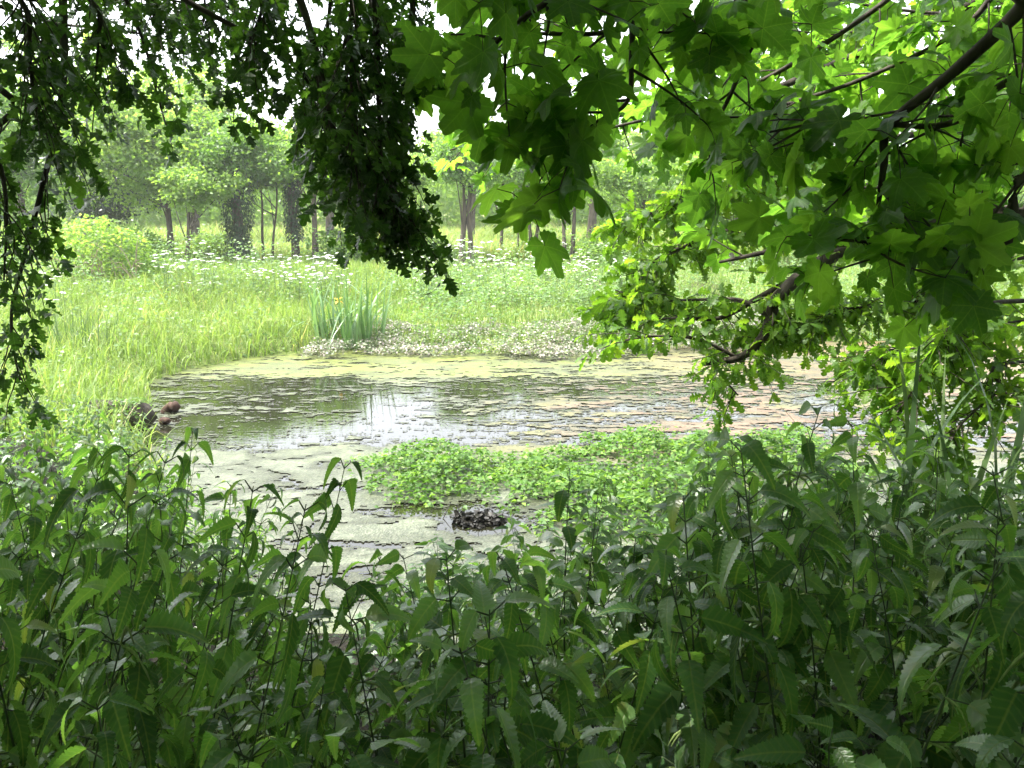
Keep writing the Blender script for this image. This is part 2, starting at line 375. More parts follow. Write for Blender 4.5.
def ground_mat():
    m, n, l, out = nodes_of('ground')
    geo = n.new('ShaderNodeNewGeometry')
    a = n.new('ShaderNodeTexNoise'); a.inputs['Scale'].default_value = .9; a.inputs['Detail'].default_value = 8; l.new(geo.outputs['Position'], a.inputs['Vector'])
    b = n.new('ShaderNodeTexNoise'); b.inputs['Scale'].default_value = 22; b.inputs['Detail'].default_value = 6; l.new(geo.outputs['Position'], b.inputs['Vector'])
    ad = n.new('ShaderNodeMath'); ad.operation = 'MULTIPLY_ADD'; ad.inputs[1].default_value = .55; l.new(b.outputs[0], ad.inputs[0]); l.new(a.outputs[0], ad.inputs[2])
    rp = ramp(n, [(.55, (.045, .035, .02)), (.68, (.07, .095, .028)), (.82, (.13, .175, .045)), (1, (.2, .21, .08))]); l.new(ad.outputs[0], rp.inputs[0])
    # far field: ripening grass beyond the trees
    sp = n.new('ShaderNodeSeparateXYZ'); l.new(geo.outputs['Position'], sp.inputs[0])
    mr = n.new('ShaderNodeMapRange'); mr.inputs[1].default_value = 22; mr.inputs[2].default_value = 34; l.new(sp.outputs[1], mr.inputs[0])
    fc = ramp(n, [(.3, (.20, .24, .07)), (.7, (.33, .32, .13))]); l.new(a.outputs[0], fc.inputs[0])
    mx = n.new('ShaderNodeMixRGB'); l.new(mr.outputs[0], mx.inputs[0]); l.new(rp.outputs[0], mx.inputs[1]); l.new(fc.outputs[0], mx.inputs[2])
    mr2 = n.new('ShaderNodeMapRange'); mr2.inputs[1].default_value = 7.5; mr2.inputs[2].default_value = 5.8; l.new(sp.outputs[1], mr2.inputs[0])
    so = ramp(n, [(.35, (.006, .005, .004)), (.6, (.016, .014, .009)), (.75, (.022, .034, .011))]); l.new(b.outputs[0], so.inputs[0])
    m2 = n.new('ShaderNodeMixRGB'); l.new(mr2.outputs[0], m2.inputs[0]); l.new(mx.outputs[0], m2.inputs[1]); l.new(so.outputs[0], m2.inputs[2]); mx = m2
    bs = n.new('ShaderNodeBsdfPrincipled'); bs.inputs['Roughness'].default_value = .9; bs.inputs['Specular IOR Level'].default_value = .15
    l.new(mx.outputs[0], bs.inputs['Base Color'])
    bp = n.new('ShaderNodeBump'); bp.inputs['Strength'].default_value = .8; bp.inputs['Distance'].default_value = .05; l.new(b.outputs[0], bp.inputs['Height']); l.new(bp.outputs[0], bs.inputs['Normal'])
    l.new(bs.outputs[0], out.inputs[0]); return m
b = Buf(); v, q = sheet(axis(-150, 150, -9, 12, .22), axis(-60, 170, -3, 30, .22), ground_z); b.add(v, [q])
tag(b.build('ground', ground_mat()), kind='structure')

def water_mat():
    m, n, l, out = nodes_of('water')
    geo = n.new('ShaderNodeNewGeometry')
    mp = n.new('ShaderNodeMapping'); mp.inputs['Scale'].default_value = (6, 14, 1); l.new(geo.outputs['Position'], mp.inputs[0])
    a = n.new('ShaderNodeTexNoise'); a.inputs['Scale'].default_value = 1.4; a.inputs['Detail'].default_value = 4; l.new(mp.outputs[0], a.inputs['Vector'])
    bp = n.new('ShaderNodeBump'); bp.inputs['Strength'].default_value = .03; bp.inputs['Distance'].default_value = .02; l.new(a.outputs[0], bp.inputs['Height'])
    bs = n.new('ShaderNodeBsdfPrincipled'); bs.inputs['Base Color'].default_value = (.014, .014, .008, 1); bs.inputs['Roughness'].default_value = .015
    bs.inputs['IOR'].default_value = 1.38; bs.inputs['Specular IOR Level'].default_value = .9
    l.new(bp.outputs[0], bs.inputs['Normal']); l.new(bs.outputs[0], out.inputs[0]); return m
b = Buf(); v, q = sheet(np.linspace(-7, 13, 21), np.linspace(2.6, 14, 13), lambda x, y: x * 0); b.add(v, [q])
tag(b.build('water', water_mat()), kind='structure')

# ------------------------------------------------------------------ algae and scum floating on the water
def algae():
    xs = np.arange(-4.8, 11.0, .024); ys = []; y = 3.3
    while y < 13: ys.append(y); y += .012 + .0016 * y
    ys = np.array(ys); X, Y = np.meshgrid(xs, ys); Xj = X + (rng.random(X.shape) - .5) * .016; Yj = Y + (rng.random(X.shape) - .5) * .012
    cx, cyy = X[:-1, :-1], Y[:-1, :-1]
    nA = fbm(cx * .75, cyy * 1.5, 3, 4); nB = fbm(cx * 2.4, cyy * 8, 8, 5); nC = fbm(cx * 12, cyy * 30, 21, 3)
    bandf = sstep(9.6, 10.5, cyy); bandn = sstep(7.25, 6.55, cyy + (nA - .5) * 1.2); left = sstep(.3, -1.6, cx)
    cov = .425 - .06 * left + .07 * sstep(0, 1.5, cx) * sstep(6.8, 7.6, cyy) + .22 * bandf + .40 * bandn + .22 * sstep(4.2, 6.2, cx) + .14 * bandf * left
    cov -= .13 * np.exp(-((cx + 2.0) / 1.2) ** 2 - ((cyy - 7.6) / .35) ** 2)
    cov += .35 * np.exp(-((cx + 1.65) / .42) ** 2 - ((cyy - 6.35) / .5) ** 2)
    def hole(px, py, rx, ry, k=.9):
        g = G(px, py); return k * np.exp(-((cx - g[0]) / rx) ** 2 - ((cyy - g[1]) / ry) ** 2)
    cov -= hole(482, 521, .30, .26, 1.1) + hole(400, 512, .35, .12, .6) + hole(330, 545, .5, .10, .5) + hole(330, 490, .5, .10, .5) + hole(600, 470, .5, .2, .3)
    val = nA * .20 + nB * .36 + nC * .44
    # seams between the mats
    seam = np.abs(fbm(cx * 1.1 + 5, cyy * 1.6, 33, 3) - .5)
    thr = .5 + (cov - .5) * .50; keep = (val < thr) & (seam + (nC - .5) * .035 + .02 * bandf + .03 * (1 - bandn) > .004) & (pond_sd(cx, cyy) < .25)
    keep &= ~((bandn > .5) & (nC > .76 + .1 * nA))
    # colours of the mats, each zone has its own weed
    fC = fbm(X * 1.2, Y * 2.2, 41, 4); fD = fbm(X * 5, Y * 8, 44, 3)
    cream = np.array([.102, .114, .080]); olive = np.array([.11, .135, .04]); lime = np.array([.145, .17, .036]); pink = np.array([.140, .086, .054]); rust = np.array([.145, .10, .045])
    wF = sstep(9.5, 10.3, Y); wR = sstep(-1.2, 1.4, X + (fC - .5) * 3)
    mid = (1 - wR)[..., None] * (cream * .85 + olive * .15) + wR[..., None] * pink
    farc = (1 - sstep(1.0, 3.0, X + (fC - .5) * 3))[..., None] * (lime * .65 + olive * .35) + sstep(1.0, 3.0, X + (fC - .5) * 3)[..., None] * rust
    c = mid * (1 - wF[..., None]) + farc * wF[..., None]
    wn = sstep(7.0, 6.4, Y); c = c * (1 - wn[..., None]) + (cream * 1.0) * wn[..., None]
    g = sstep(.5, .68, fC); c = c * (1 - .55 * g[..., None]) + olive * .55 * g[..., None]
    c *= (.55 + .9 * fD)[..., None]
    gr = sstep(.40, .64, fbm(X * 2.2 + 9, Y * 5, 47, 5)); gr = gr * (.5 + .3 * wn)
    c = c * (1 - gr[..., None]) + np.array([.055, .062, .038]) * gr[..., None]
    ed = np.ones(X.shape); ed[:-1, :-1] = sstep(-.005, .075, np.minimum(thr - val, (seam + (nC - .5) * .03 + .08 * (1 - bandn)) * 1.3)); ed = ed[..., None]
    c = c * ed + np.array([.034, .038, .02]) * (1 - ed)
    nx = X.shape[1]; i = np.arange(X.shape[0] - 1)[:, None] * nx + np.arange(nx - 1)[None]
    q = np.stack([i, i + 1, i + nx + 1, i + nx], -1)[keep]
    Z = .004 + .004 * vnoise(X * 14, Y * 14, 51) + .003 * vnoise(X * 40, Y * 40, 52)
    used = np.unique(q); remap = np.zeros(X.size, np.int64); remap[used] = np.arange(len(used))
    v = np.stack([Xj.ravel(), Yj.ravel(), Z.ravel()], -1)[used]
    b = Buf(); b.add(v, [remap[q]], None, .5, 0, c.reshape(-1, 3)[used])
    margin = (val >= thr - .01) & (val < thr + .10) & (pond_sd(cx, cyy) < .1); iy, ix = np.nonzero(margin)
    w = np.exp(-np.maximum(val - thr, 0)[iy, ix] / .035) * (cyy[iy, ix] / 8) ** 1.0; pick = rng.choice(len(iy), 34000, p=w / w.sum()); iy, ix = iy[pick], ix[pick]
    k = len(iy); gx = X[iy, ix] + rng.uniform(0, .024, k); gy = Y[iy, ix] + rng.uniform(0, .025, k); r = rng.uniform(.003, .010, k)
    th = np.arange(5) * 1.2566; vv = np.stack([gx[:, None] + r[:, None] * np.cos(th), gy[:, None] + r[:, None] * 1.2 * np.sin(th), np.full((k, 5), .004) + rng.uniform(0, .002, (k, 1))], -1)
    b.add(vv.reshape(-1, 3), [np.arange(k * 5).reshape(k, 5)], None, .5, 0, np.repeat(c[iy, ix] * rng.uniform(.8, 1.3, (k, 1)) + .01, 5, 0))
    m, n, l, out = nodes_of('algae')
    at = n.new('ShaderNodeAttribute'); at.attribute_name = 'tint'
    geo = n.new('ShaderNodeNewGeometry')
    vo = n.new('ShaderNodeTexVoronoi'); vo.inputs['Scale'].default_value = 60; l.new(geo.outputs['Position'], vo.inputs['Vector'])
    nz = n.new('ShaderNodeTexNoise'); nz.inputs['Scale'].default_value = 35; nz.inputs['Detail'].default_value = 6; l.new(geo.outputs['Position'], nz.inputs['Vector'])
    rp = ramp(n, [(.3, (.55, .6, .5)), (.7, (1.25, 1.2, 1.2))]); l.new(nz.outputs[0], rp.inputs[0])
    mx = n.new('ShaderNodeMixRGB'); mx.blend_type = 'MULTIPLY'; mx.inputs[0].default_value = 1; l.new(at.outputs['Color'], mx.inputs[1]); l.new(rp.outputs[0], mx.inputs[2])
    bs = n.new('ShaderNodeBsdfPrincipled'); bs.inputs['Roughness'].default_value = .38; bs.inputs['Specular IOR Level'].default_value = .4
    l.new(mx.outputs[0], bs.inputs['Base Color'])
    bp = n.new('ShaderNodeBump'); bp.inputs['Strength'].default_value = .5; bp.inputs['Distance'].default_value = .01; l.new(vo.outputs[0], bp.inputs['Height']); l.new(bp.outputs[0], bs.inputs['Normal'])
    l.new(bs.outputs[0], out.inputs[0])
    tag(b.build('algae', m), 'pale cream, yellow green and brown scum of algae floating on the pond', 'algae', kind='stuff')
algae()

# ------------------------------------------------------------------ far bank: grass, herbs, water mint (one mass each)
def scatter(n, xlo, xhi, ylo, yhi):
    return rng.uniform(xlo, xhi, n), rng.uniform(ylo, yhi, n)
def in_view(x, y, z, pad=60):
    px, py = project(np.stack([x, y, z], -1)); return (px > -pad) & (px < 1024 + pad) & (y > .5)
BL = [blade(c, 1, 4) for c in (.25, .6, 1.0, 1.4)]
def grass():
    b = Buf()
    x, y = scatter(230000, -14, 14, 6, 25); s = pond_sd(x, y); z = ground_z(x, y)
    left = sstep(-1.0, -3.2, x + (fbm(x, y, 3, 3) - .5) * 2)
    dens = np.clip(.32 + .68 * left, 0, 1) * sstep(27, 15, y) * sstep(.25, .55, fbm(x * 1.3, y * 1.3, 61, 3) + .2)
    k = (s > .02) & in_view(x, y, z) & (rng.random(len(x)) < dens) & ~((y < 7.2) & (x > -2.2)); x, y, z, s, left = x[k], y[k], z[k], s[k], left[k]
    n = len(x); h = rng.uniform(.15, .38, n) * (.65 + .75 * fbm(x * .9, y * .9, 71, 3)) * (1 + .3 * left)
    a = rng.uniform(0, 6.283, n); rot = np.zeros((n, 3, 3)); rot[:, 0, 0] = np.cos(a); rot[:, 0, 1] = -np.sin(a); rot[:, 1, 0] = np.sin(a); rot[:, 1, 1] = np.cos(a); rot[:, 2, 2] = 1
    lean = rng.normal(0, .18, (n, 2)); rot[:, 0, 2] = lean[:, 0]; rot[:, 1, 2] = lean[:, 1]
    kind = rng.integers(0, 4, n); r = np.clip(rng.beta(2, 2.6, n) + .18 * (left - .5), 0, 1)
    w = rng.uniform(.004, .0085, n)
    for t in range(4):
        e = kind == t; b.leaves(BL[t], np.stack([x, y, z - .02], -1)[e], rot[e], np.stack([w, h, h], -1)[e], r[e])
    tag(b.build('grass', M['grass']), 'long lime green grass on the far bank of the pond', 'grass', kind='stuff')
grass()
SL = simple_leaf(.32)
def field_grass():
    b = Buf(); n = 90000; y = 24 + 40 * rng.random(n) ** 1.6; x = rng.uniform(-.75, .75, n) * y; z = ground_z(x, y); h = rng.uniform(.3, .75, n) * (.5 + fbm(x * .6, y * .6, 5, 3))
    a = rng.uniform(0, 6.283, n); rot = np.zeros((n, 3, 3)); rot[:, 0, 0] = np.cos(a); rot[:, 0, 1] = -np.sin(a); rot[:, 1, 0] = np.sin(a); rot[:, 1, 1] = np.cos(a); rot[:, 2, 2] = 1; rot[:, 0, 2] = rng.normal(0, .2, n)
    b.leaves(blade(.6, 1, 2), np.stack([x, y, z - .02], -1), rot, np.stack([rng.uniform(.008, .02, n), h, h], -1), np.clip(rng.normal(.65, .2, n), 0, 1))
    tag(b.build('field_grass', M['grass']), 'tall pale grass of the field behind the hedge trees', 'grass', kind='stuff')
field_grass()
def herbs():
    b = Buf()
    n = 150000; x, y = scatter(n, -12, 12, 6.6, 24); s = pond_sd(x, y); z = ground_z(x, y)
    right = 1 - .72 * sstep(-1.0, -3.0, x + (fbm(x, y, 3, 3) - .5) * 2.5) * sstep(16.5, 12.5, y + (fbm(x, y, 31, 3) - .5) * 4)
    cl = fbm(x * 1.1, y * 1.1, 81, 3); dens = right * sstep(.28, .6, cl + .12) * sstep(22, 13, y)
    k = (s > .05) & in_view(x, y, z) & (rng.random(n) < dens) & ~((y < 7.4) & (x > -2.4)); x, y, z, s, cl = x[k], y[k], z[k], s[k], cl[k]
    n = len(x); top = (.10 + 1.0 * sstep(.38, .75, cl)) * sstep(-.1, 1.5, s) * (.7 + .6 * fbm(x * 3, y * 3, 82, 2))
    h = top * rng.random(n) ** .55
    tip = rdir(n, -.35, .35); nr = rdir(n, .35, 1) + np.array([0, -.15, .2])
    b.leaves(SL, np.stack([x, y, z + h], -1), frames(tip, nr), rng.uniform(.035, .085, n), np.clip(rng.normal(.45, .22, n), 0, 1))
    tag(b.build('weeds', M['herb']), 'mixed low leafy weeds covering the far bank', 'weeds', kind='stuff')
    b = Buf(); n = 46000
    x, y = scatter(n, -2.9, 4.4, 10.9, 14.0); s = pond_sd(x, y) + (fbm(x * 1.4, y * 1.4, 91, 3) - .5) * .9; z = np.maximum(ground_z(x, y), 0)
    k = (s > -.42) & (s < .95) & (rng.random(n) < sstep(.2, .5, fbm(x * 2.2, y * 2.2, 93, 3))); x, y, z, s = x[k], y[k], z[k], s[k]; n = len(x)
    h = (.05 + .22 * fbm(x * 3, y * 3, 94, 2)) * rng.random(n) ** .6 + .01
    b.leaves(SL, np.stack([x, y, z + h], -1), frames(rdir(n, -.4, .4), rdir(n, .2, 1)), rng.uniform(.025, .055, n), np.clip(rng.normal(.55, .28, n), 0, 1))
    tag(b.build('water_mint', M['mint']), 'grey purple water mint leaves along the far water edge', 'water mint', kind='stuff')
herbs()

# ------------------------------------------------------------------ floating watercress
def cress(cx, cyy, rx, ry, n, hgt, label, seed):
    o = thing('watercress_patch', label, 'watercress', (cx, cyy, 0))
    b = Buf(); st = Buf()
    a = rng.uniform(0, 6.283, n); rr = np.sqrt(rng.random(n)) * (1 + .5 * (rng.random(n) < .06)); x = rr * np.cos(a); y = rr * np.sin(a)
    edge = fbm(x * 2.2 + seed, y * 2.2, seed, 3); k = ((rr < .25 + 1.5 * (edge - .2)) | (rng.random(n) < .05)) & (rng.random(n) < np.maximum(1.2 - .98 * rr, .12) * sstep(.16, .42, fbm(x * 3 * rx ** .5, y * 4, seed + 9, 3))); x, y, edge = x[k], y[k], edge[k]
    hm = .72 * hgt * sstep(1.0, .3, np.hypot(x, y)) * (.1 + 1.5 * sstep(.3, .75, fbm(x * 4 * rx ** .5 + 3, y * 4, seed + 5, 3))) + .02
    n = len(x); h = hm * rng.random(n) ** .5
    pos = np.stack([x * rx, y * ry, h + .01], -1)
    b.leaves(SL, pos, frames(rdir(n, -.3, .35), rdir(n, .45, 1)), rng.uniform(.028, .06, n) , np.clip(rng.normal(.5, .22, n), 0, 1))
    for i in rng.choice(n, min(n, 260), replace=False):
        b.tube([pos[i] * (1, 1, 0) + rng.normal(0, .02, 3) * (1, 1, 0), pos[i]], [.002, .0015], 4, 1, 1)
    b.build('leaves', [M['cress'], M['parsley_stem']], o)
g1, g2, g3, g4 = G(432, 476), G(560, 485), G(720, 462), G(660, 505)
cress(g1[0], g1[1], .78, .85, 7500, .17, 'low green watercress patch floating left of the others beside pale scum', 11)
cress(g2[0], g2[1], .7, .7, 3800, .12, 'middle watercress patch floating just right of the dark water hole', 12)
cress(g3[0], g3[1], 2.0, 1.05, 30000, .22, 'long bright watercress patch floating in front of the brown scum, behind the right nettles', 13)
cress(g4[0], g4[1], 1.3, .75, 12000, .2, 'watercress patch nearest the nettles on the right of the pond', 14)

# ------------------------------------------------------------------ irises, rushes
def iris_clump(x, y, n, hgt, spread, w, label, flower=False, mat='iris', name='iris_clump', cat='iris'):
    z0 = max(float(ground_z(np.array([x]), np.array([y]))[0]), -.1); o = thing(name, label, cat, (x, y, z0))
    b = Buf(); a = rng.uniform(0, 6.283, n); rr = spread * np.sqrt(rng.random(n)); pos = np.stack([rr * np.cos(a), rr * np.sin(a) * .7, np.zeros(n)], -1)
    h = hgt * rng.uniform(.55, 1.05, n); f = rng.uniform(0, 6.283, n); rot = np.zeros((n, 3, 3))
    rot[:, 0, 0] = np.cos(f); rot[:, 0, 1] = -np.sin(f); rot[:, 1, 0] = np.sin(f); rot[:, 1, 1] = np.cos(f); rot[:, 2, 2] = 1
    ln = rng.normal(0, .09, (n, 2)) + pos[:, :2] / (spread + .01) * .16; rot[:, 0, 2] = ln[:, 0]; rot[:, 1, 2] = ln[:, 1]
    kind = rng.choice(4, n, p=[.5, .3, .14, .06]); tp = [blade(c, 1, 8) for c in (.08, .3, .8, 1.7)]
    for t in range(4):
        e = kind == t; b.leaves(tp[t], pos[e], rot[e], np.stack([w * rng.uniform(.7, 1.2, n), h, h], -1)[e], rng.random(e.sum()))
    b.build('leaves', M[mat], o)
    if flower:
        for dx, dz in flower:
            s = Buf(); s.tube([(dx * .6, -.05, 0), (dx, -.12, dz)], [.006, .004], 5, 1); st = s.build('flower_stem', M['parsley_stem'], o)
            p = Buf(); pl = simple_leaf(.3, .1); k = 6
            p.leaves(pl, np.tile([[dx, -.12, dz]], (k, 1)), frames(np.stack([np.cos(np.arange(k) * 1.047), np.sin(np.arange(k) * 1.047), np.where(np.arange(k) % 2, .7, -.5)], -1), np.tile([[0, 0, 1.]], (k, 1)) + rdir(k) * .2), np.full(k, .085))
            p.build('flower', M['petal'], st)
    return o
gi = G(350, 341, .1)
iris_clump(gi[0], gi[1], 84, 1.28, .5, .018, 'tall pale green iris clump with a yellow flower on the far bank', [(-.12, .72)], 'iris_pale')
gi = G(85, 352, .25)
iris_clump(gi[0], gi[1], 90, .85, .38, .005, 'clump of thin dark rushes in the lime grass of the left bank', None, 'iris', 'rush_clump', 'rushes')
iris_clump(1.62, 2.75, 34, 1.36, .28, .020, 'near iris clump with broad dark sword leaves right of the nettles, beside the bent one', None)
iris_clump(1.40, 2.95, 12, 1.18, .16, .018, 'small near clump of upright iris swords behind the tallest right nettles', None)

# ------------------------------------------------------------------ cow parsley on the far bank
def parsley(k):
    o = thing('cow_parsley', 'x', 'cow parsley'); s = Buf(); u = Buf(); lf = Buf(); h = rng.uniform(.85, 1.1)
    heads = []
    top = np.array([rng.normal(0, .05), rng.normal(0, .05), h]); s.tube([(0, 0, 0), top * .5 + rng.normal(0, .02, 3), top], [.007, .004], 5, 2); heads.append((top, .06))
    for i in range(rng.integers(2, 5)):
        b0 = top * rng.uniform(.4, .7); a = rng.uniform(0, 6.28); e = b0 + np.array([math.cos(a) * .22, math.sin(a) * .22, h * rng.uniform(.22, .42)])
        s.tube([b0, (b0 + e) / 2 + (0, 0, -.03), e], [.004, .003], 4, 2); heads.append((e, rng.uniform(.035, .052)))
    s.build('stem', M['parsley_stem'], o)
    for c, r in heads:
        u = Buf(); n = 46; a = np.arange(n) * 2.399; rr = r * np.sqrt(np.arange(n) / n)
        p = np.stack([c[0] + rr * np.cos(a), c[1] + rr * np.sin(a), c[2] + .015 - rr ** 2 * 5], -1)
        u.leaves(simple_leaf(.5, .0), p - (0, 0.008, 0), frames(np.tile([[0, 1., 0]], (n, 1)) + rdir(n) * .4, np.tile([[0, 0, 1.]], (n, 1)) + rdir(n) * .4), np.full(n, .017))
        u.build('flower_head', M['umbel'], o)
    n = 60; z = rng.uniform(.05, .55, n) * h; a = rng.uniform(0, 6.28, n); r = rng.uniform(.03, .2, n)
    lf.leaves(SL, np.stack([r * np.cos(a), r * np.sin(a), z], -1), frames(np.stack([np.cos(a), np.sin(a), -.2 + 0 * a], -1), rdir(n, .5, 1)), rng.uniform(.05, .1, n))
    lf.build('leaves', M['herb'], o)
    return o
protos = [parsley(k) for k in range(4)]
used = set()
spots = []
for i in range(90): spots.append((rng.uniform(395, 620), rng.uniform(276, 304) , 0))
for i in range(34): spots.append((rng.uniform(255, 350), rng.uniform(286, 306), 1))
for i in range(16): spots.append((rng.uniform(165, 250), rng.uniform(286, 304), 2))
for i in range(4): spots.append((rng.uniform(52, 70), rng.uniform(312, 330), 3))
PL = [('white cow parsley in the broad drift under the thin trunks beyond the pond', 'cow parsley in the broad drift'),
      ('white cow parsley behind the tall yellow iris, in front of the ivy trunks', 'cow parsley behind the iris'),
      ('sparse white cow parsley at the foot of the bramble bush and curved trunk', 'cow parsley by the bramble bush'),
      ('white cow parsley in the lime grass beside the thin rushes', 'cow parsley by the rushes')]
for i, (px, py, gk) in enumerate(spots):
    k = int(rng.integers(0, 4)); o = protos[k] if k not in used else copy_tree(protos[k]); used.add(k)
    g = G(px, py, .55); g = G(px, py, float(ground_z(g[:1], g[1:2])[0])); g = G(px, py, float(ground_z(g[:1], g[1:2])[0]))
    g[1] = min(g[1], 22.5)
    o.location = (g[0] if g[1] < 22.5 else P(px, 280, 22.5)[0], g[1], float(ground_z(g[:1], g[1:2])[0]) - .02); o.rotation_euler.z = rng.uniform(0, 6.28); s = rng.uniform(.5, .95); o.scale = (s, s, s)
    o['label'], o['group'] = PL[gk]

# ------------------------------------------------------------------ trees of the far hedge line
def far_tree(px, y, name, label, stems, crown, n_clump, leaf=.1, mat='tree_a', cat='tree', ivy=None, limb=True, per=135):
    """stems: [(dx, base radius, height, bend)], crown: (cx, cz, rx, ry, rz) relative to the foot"""
    x = P(px, 255, y)[0]; z = float(ground_z(np.array([x]), np.array([y]))[0]) - .05
    o = thing(name, label, cat, (x, y, z)); cx, cz, rx, ry, rz = crown; tops = []
    for dx, r, h, bend in stems:
        b = Buf(); p = b.tube([(dx, 0, 0), (dx + bend * .4, .02, h * .33), (dx + bend * .7 + rng.normal(0, .04), 0, h * .66), (dx + bend, .05, h)], [r * 1.35, r, r * .8, r * .35], 8, 5, wob=.1)
        b.build('trunk', M['bark_far'], o); tops.append(p)
    cl = rdir(n_clump) * (rng.random(n_clump) ** .4)[:, None] * (rx, ry, rz) * rng.uniform(.75, 1.12, (n_clump, 1)) + (cx, 0, cz)
    if limb:
        b = Buf()
        for c in cl[::3][:16]:
            p = tops[int(rng.integers(len(tops)))]; s = p[int(rng.integers(len(p) // 3, len(p)))]
            m = (s + c) / 2 + rng.normal(0, .08, 3); b.tube([s, m, c], [.02, .012, .005], 5, 3)
        b.build('branches', M['bark_far'], o)
    b = Buf(); k = n_clump * per; ci = rng.integers(0, n_clump, k)
    sz = rng.uniform(.25, .55, n_clump) * (.6 + .25 * min(rx, 2.2)); d = rng.normal(0, 1, (k, 3)) * (1, 1, .55) * .55
    pos = cl[ci] + d * sz[ci][:, None]
    tone = rng.normal(.48, .2, n_clump)
    b.leaves(SL, pos, frames(rdir(k, -.8, .3), rdir(k, -.2, .9) + (-.3, -.5, .2)), leaf * rng.uniform(.65, 1.3, k), np.clip(tone[ci] + rng.normal(0, .14, k), 0, 1))
    b.build('crown', M[mat], o)
    if ivy:
        b = Buf()
        for (dx, h0, h1, r0, r1) in ivy:
            k = 1500; h = rng.uniform(h0, h1, k); a = rng.uniform(0, 6.28, k); rr = (r0 + (r1 - r0) * ((h - h0) / (h1 - h0)) ** 1.6) * (.55 + .5 * rng.random(k)) * (.75 + .5 * vnoise(h * 4, a * 1.5, 4))
            pos = np.stack([dx + rr * np.cos(a), rr * np.sin(a), h], -1)
            b.leaves(SL, pos, frames(np.stack([np.cos(a) * .5, np.sin(a) * .5, -.8 + 0 * a], -1), np.stack([np.cos(a), np.sin(a), .3 + 0 * a], -1) + rdir(k) * .4), rng.uniform(.06, .1, k))
        b.build('ivy', M['ivy'], o)
    return o
T = far_tree
T(172, 23, 'hedge_tree', 'leafy tree with a short dark trunk behind the bramble bush', [(-.05, .09, 2.6, .1)], (-.4, 3.2, 2.5, 1.4, 1.7), 150, .115, 'tree_a')
T(184, 21.5, 'hedge_tree', 'small tree on one thin curved trunk left of the ivy trunk', [(0, .05, 1.9, .28)], (.5, 2.1, 1.1, .8, .5), 34, .1, 'tree_a')
T(240, 22.5, 'ivy_tree', 'tree with a thick trunk wrapped in dark ivy, widest at its top', [(0, .14, 2.8, .05)], (.1, 3.2, 1.5, 1.2, .8), 66, .1, 'tree_b', ivy=[(0, 0, 1.15, .34, .30), (.0, 1.0, 2.4, .42, .66)])
T(267, 23, 'hedge_sapling', 'slender sapling of two thin bare stems right of the ivy trunk', [(-.1, .035, 2.6, .0), (.12, .03, 2.6, .22)], (.1, 2.4, .7, .6, .45), 20, .09, 'tree_a')
T(296, 23.2, 'ivy_tree', 'narrow tree with an ivy trunk beside a straight brown trunk', [(0, .1, 2.8, -.05)], (.1, 3.0, 1.2, 1.0, .8), 46, .1, 'tree_a', ivy=[(0, .7, 2.5, .26, .34)])
T(315, 22.2, 'hedge_tree', 'tree with a straight bare brown trunk right of the second ivy trunk', [(0, .075, 2.6, .05)], (.2, 2.7, 1.2, 1.0, .7), 42, .1, 'tree_b')
T(357, 23.5, 'hedge_tree', 'tree half hidden behind the dark hanging hawthorn branch', [(0, .08, 2.8, .1)], (.2, 2.3, 1.2, 1.0, .5), 34, .1, 'tree_a')
T(410, 24, 'hedge_tree', 'tree just right of the hanging hawthorn, behind the cow parsley drift', [(0, .07, 2.6, -.1)], (0, 2.4, 1.0, .9, .5), 30, .1, 'tree_a')
T(465, 22.5, 'hedge_tree', 'twin-trunked tree with a dense dark head beyond the cow parsley', [(-.08, .075, 2.2, .05), (.16, .07, 2.2, -.02)], (.1, 2.75, .9, .8, .7), 46, .1, 'tree_b')
T(500, 25, 'hedge_tree', 'thin tree nearest the twin-trunked one, on a leaning stem', [(0, .05, 2.3, .12)], (.1, 2.6, .8, .8, .55), 24, .1, 'tree_a')
T(518, 25.5, 'hedge_sapling', 'thinnest straight sapling in the row of bare stems', [(0, .032, 2.1, 0)], (0, 2.4, .5, .5, .5), 12, .09, 'tree_a')
T(533, 24.5, 'hedge_tree', 'thin tree with a forked stem in the row of bare stems', [(0, .055, 2.2, -.18), (.02, .05, 2.2, .2)], (0, 2.6, .8, .8, .5), 24, .1, 'tree_b')
T(568, 23, 'hedge_tree', 'tree of two close dark stems left of the oak branch', [(-.07, .05, 2.4, -.12), (.1, .055, 2.4, .1)], (0, 2.7, 1.0, 1.0, .6), 32, .1, 'tree_a')
for px, y, lab in ((640, 24, 'hedge tree seen through the oak leaves, first right of the two-stemmed tree'), (730, 23, 'hedge tree behind the middle of the oak branch'), (830, 24, 'hedge tree far behind the sycamore leaves'), (940, 23, 'hedge tree behind the right end of the sycamore branch')):
    T(px, y, 'hedge_tree', lab, [(0, .08, 2.2, .1)], (0, 2.3, 1.9, 1.2, .8), 60, .11, 'tree_a')
T(25, 22.5, 'hedge_tree', 'leafy tree behind the bramble bush at the left end of the hedge', [(0, .1, 3.0, .1)], (-.3, 3.2, 2.2, 1.4, 2.1), 100, .11, 'tree_b')
T(110, 26, 'dark_tree', 'dark low tree filling the gap behind the bramble bush', [(0, .1, 2.6, .1)], (.2, 2.6, 2.2, 1.2, 1.5), 95, .11, 'ivy')
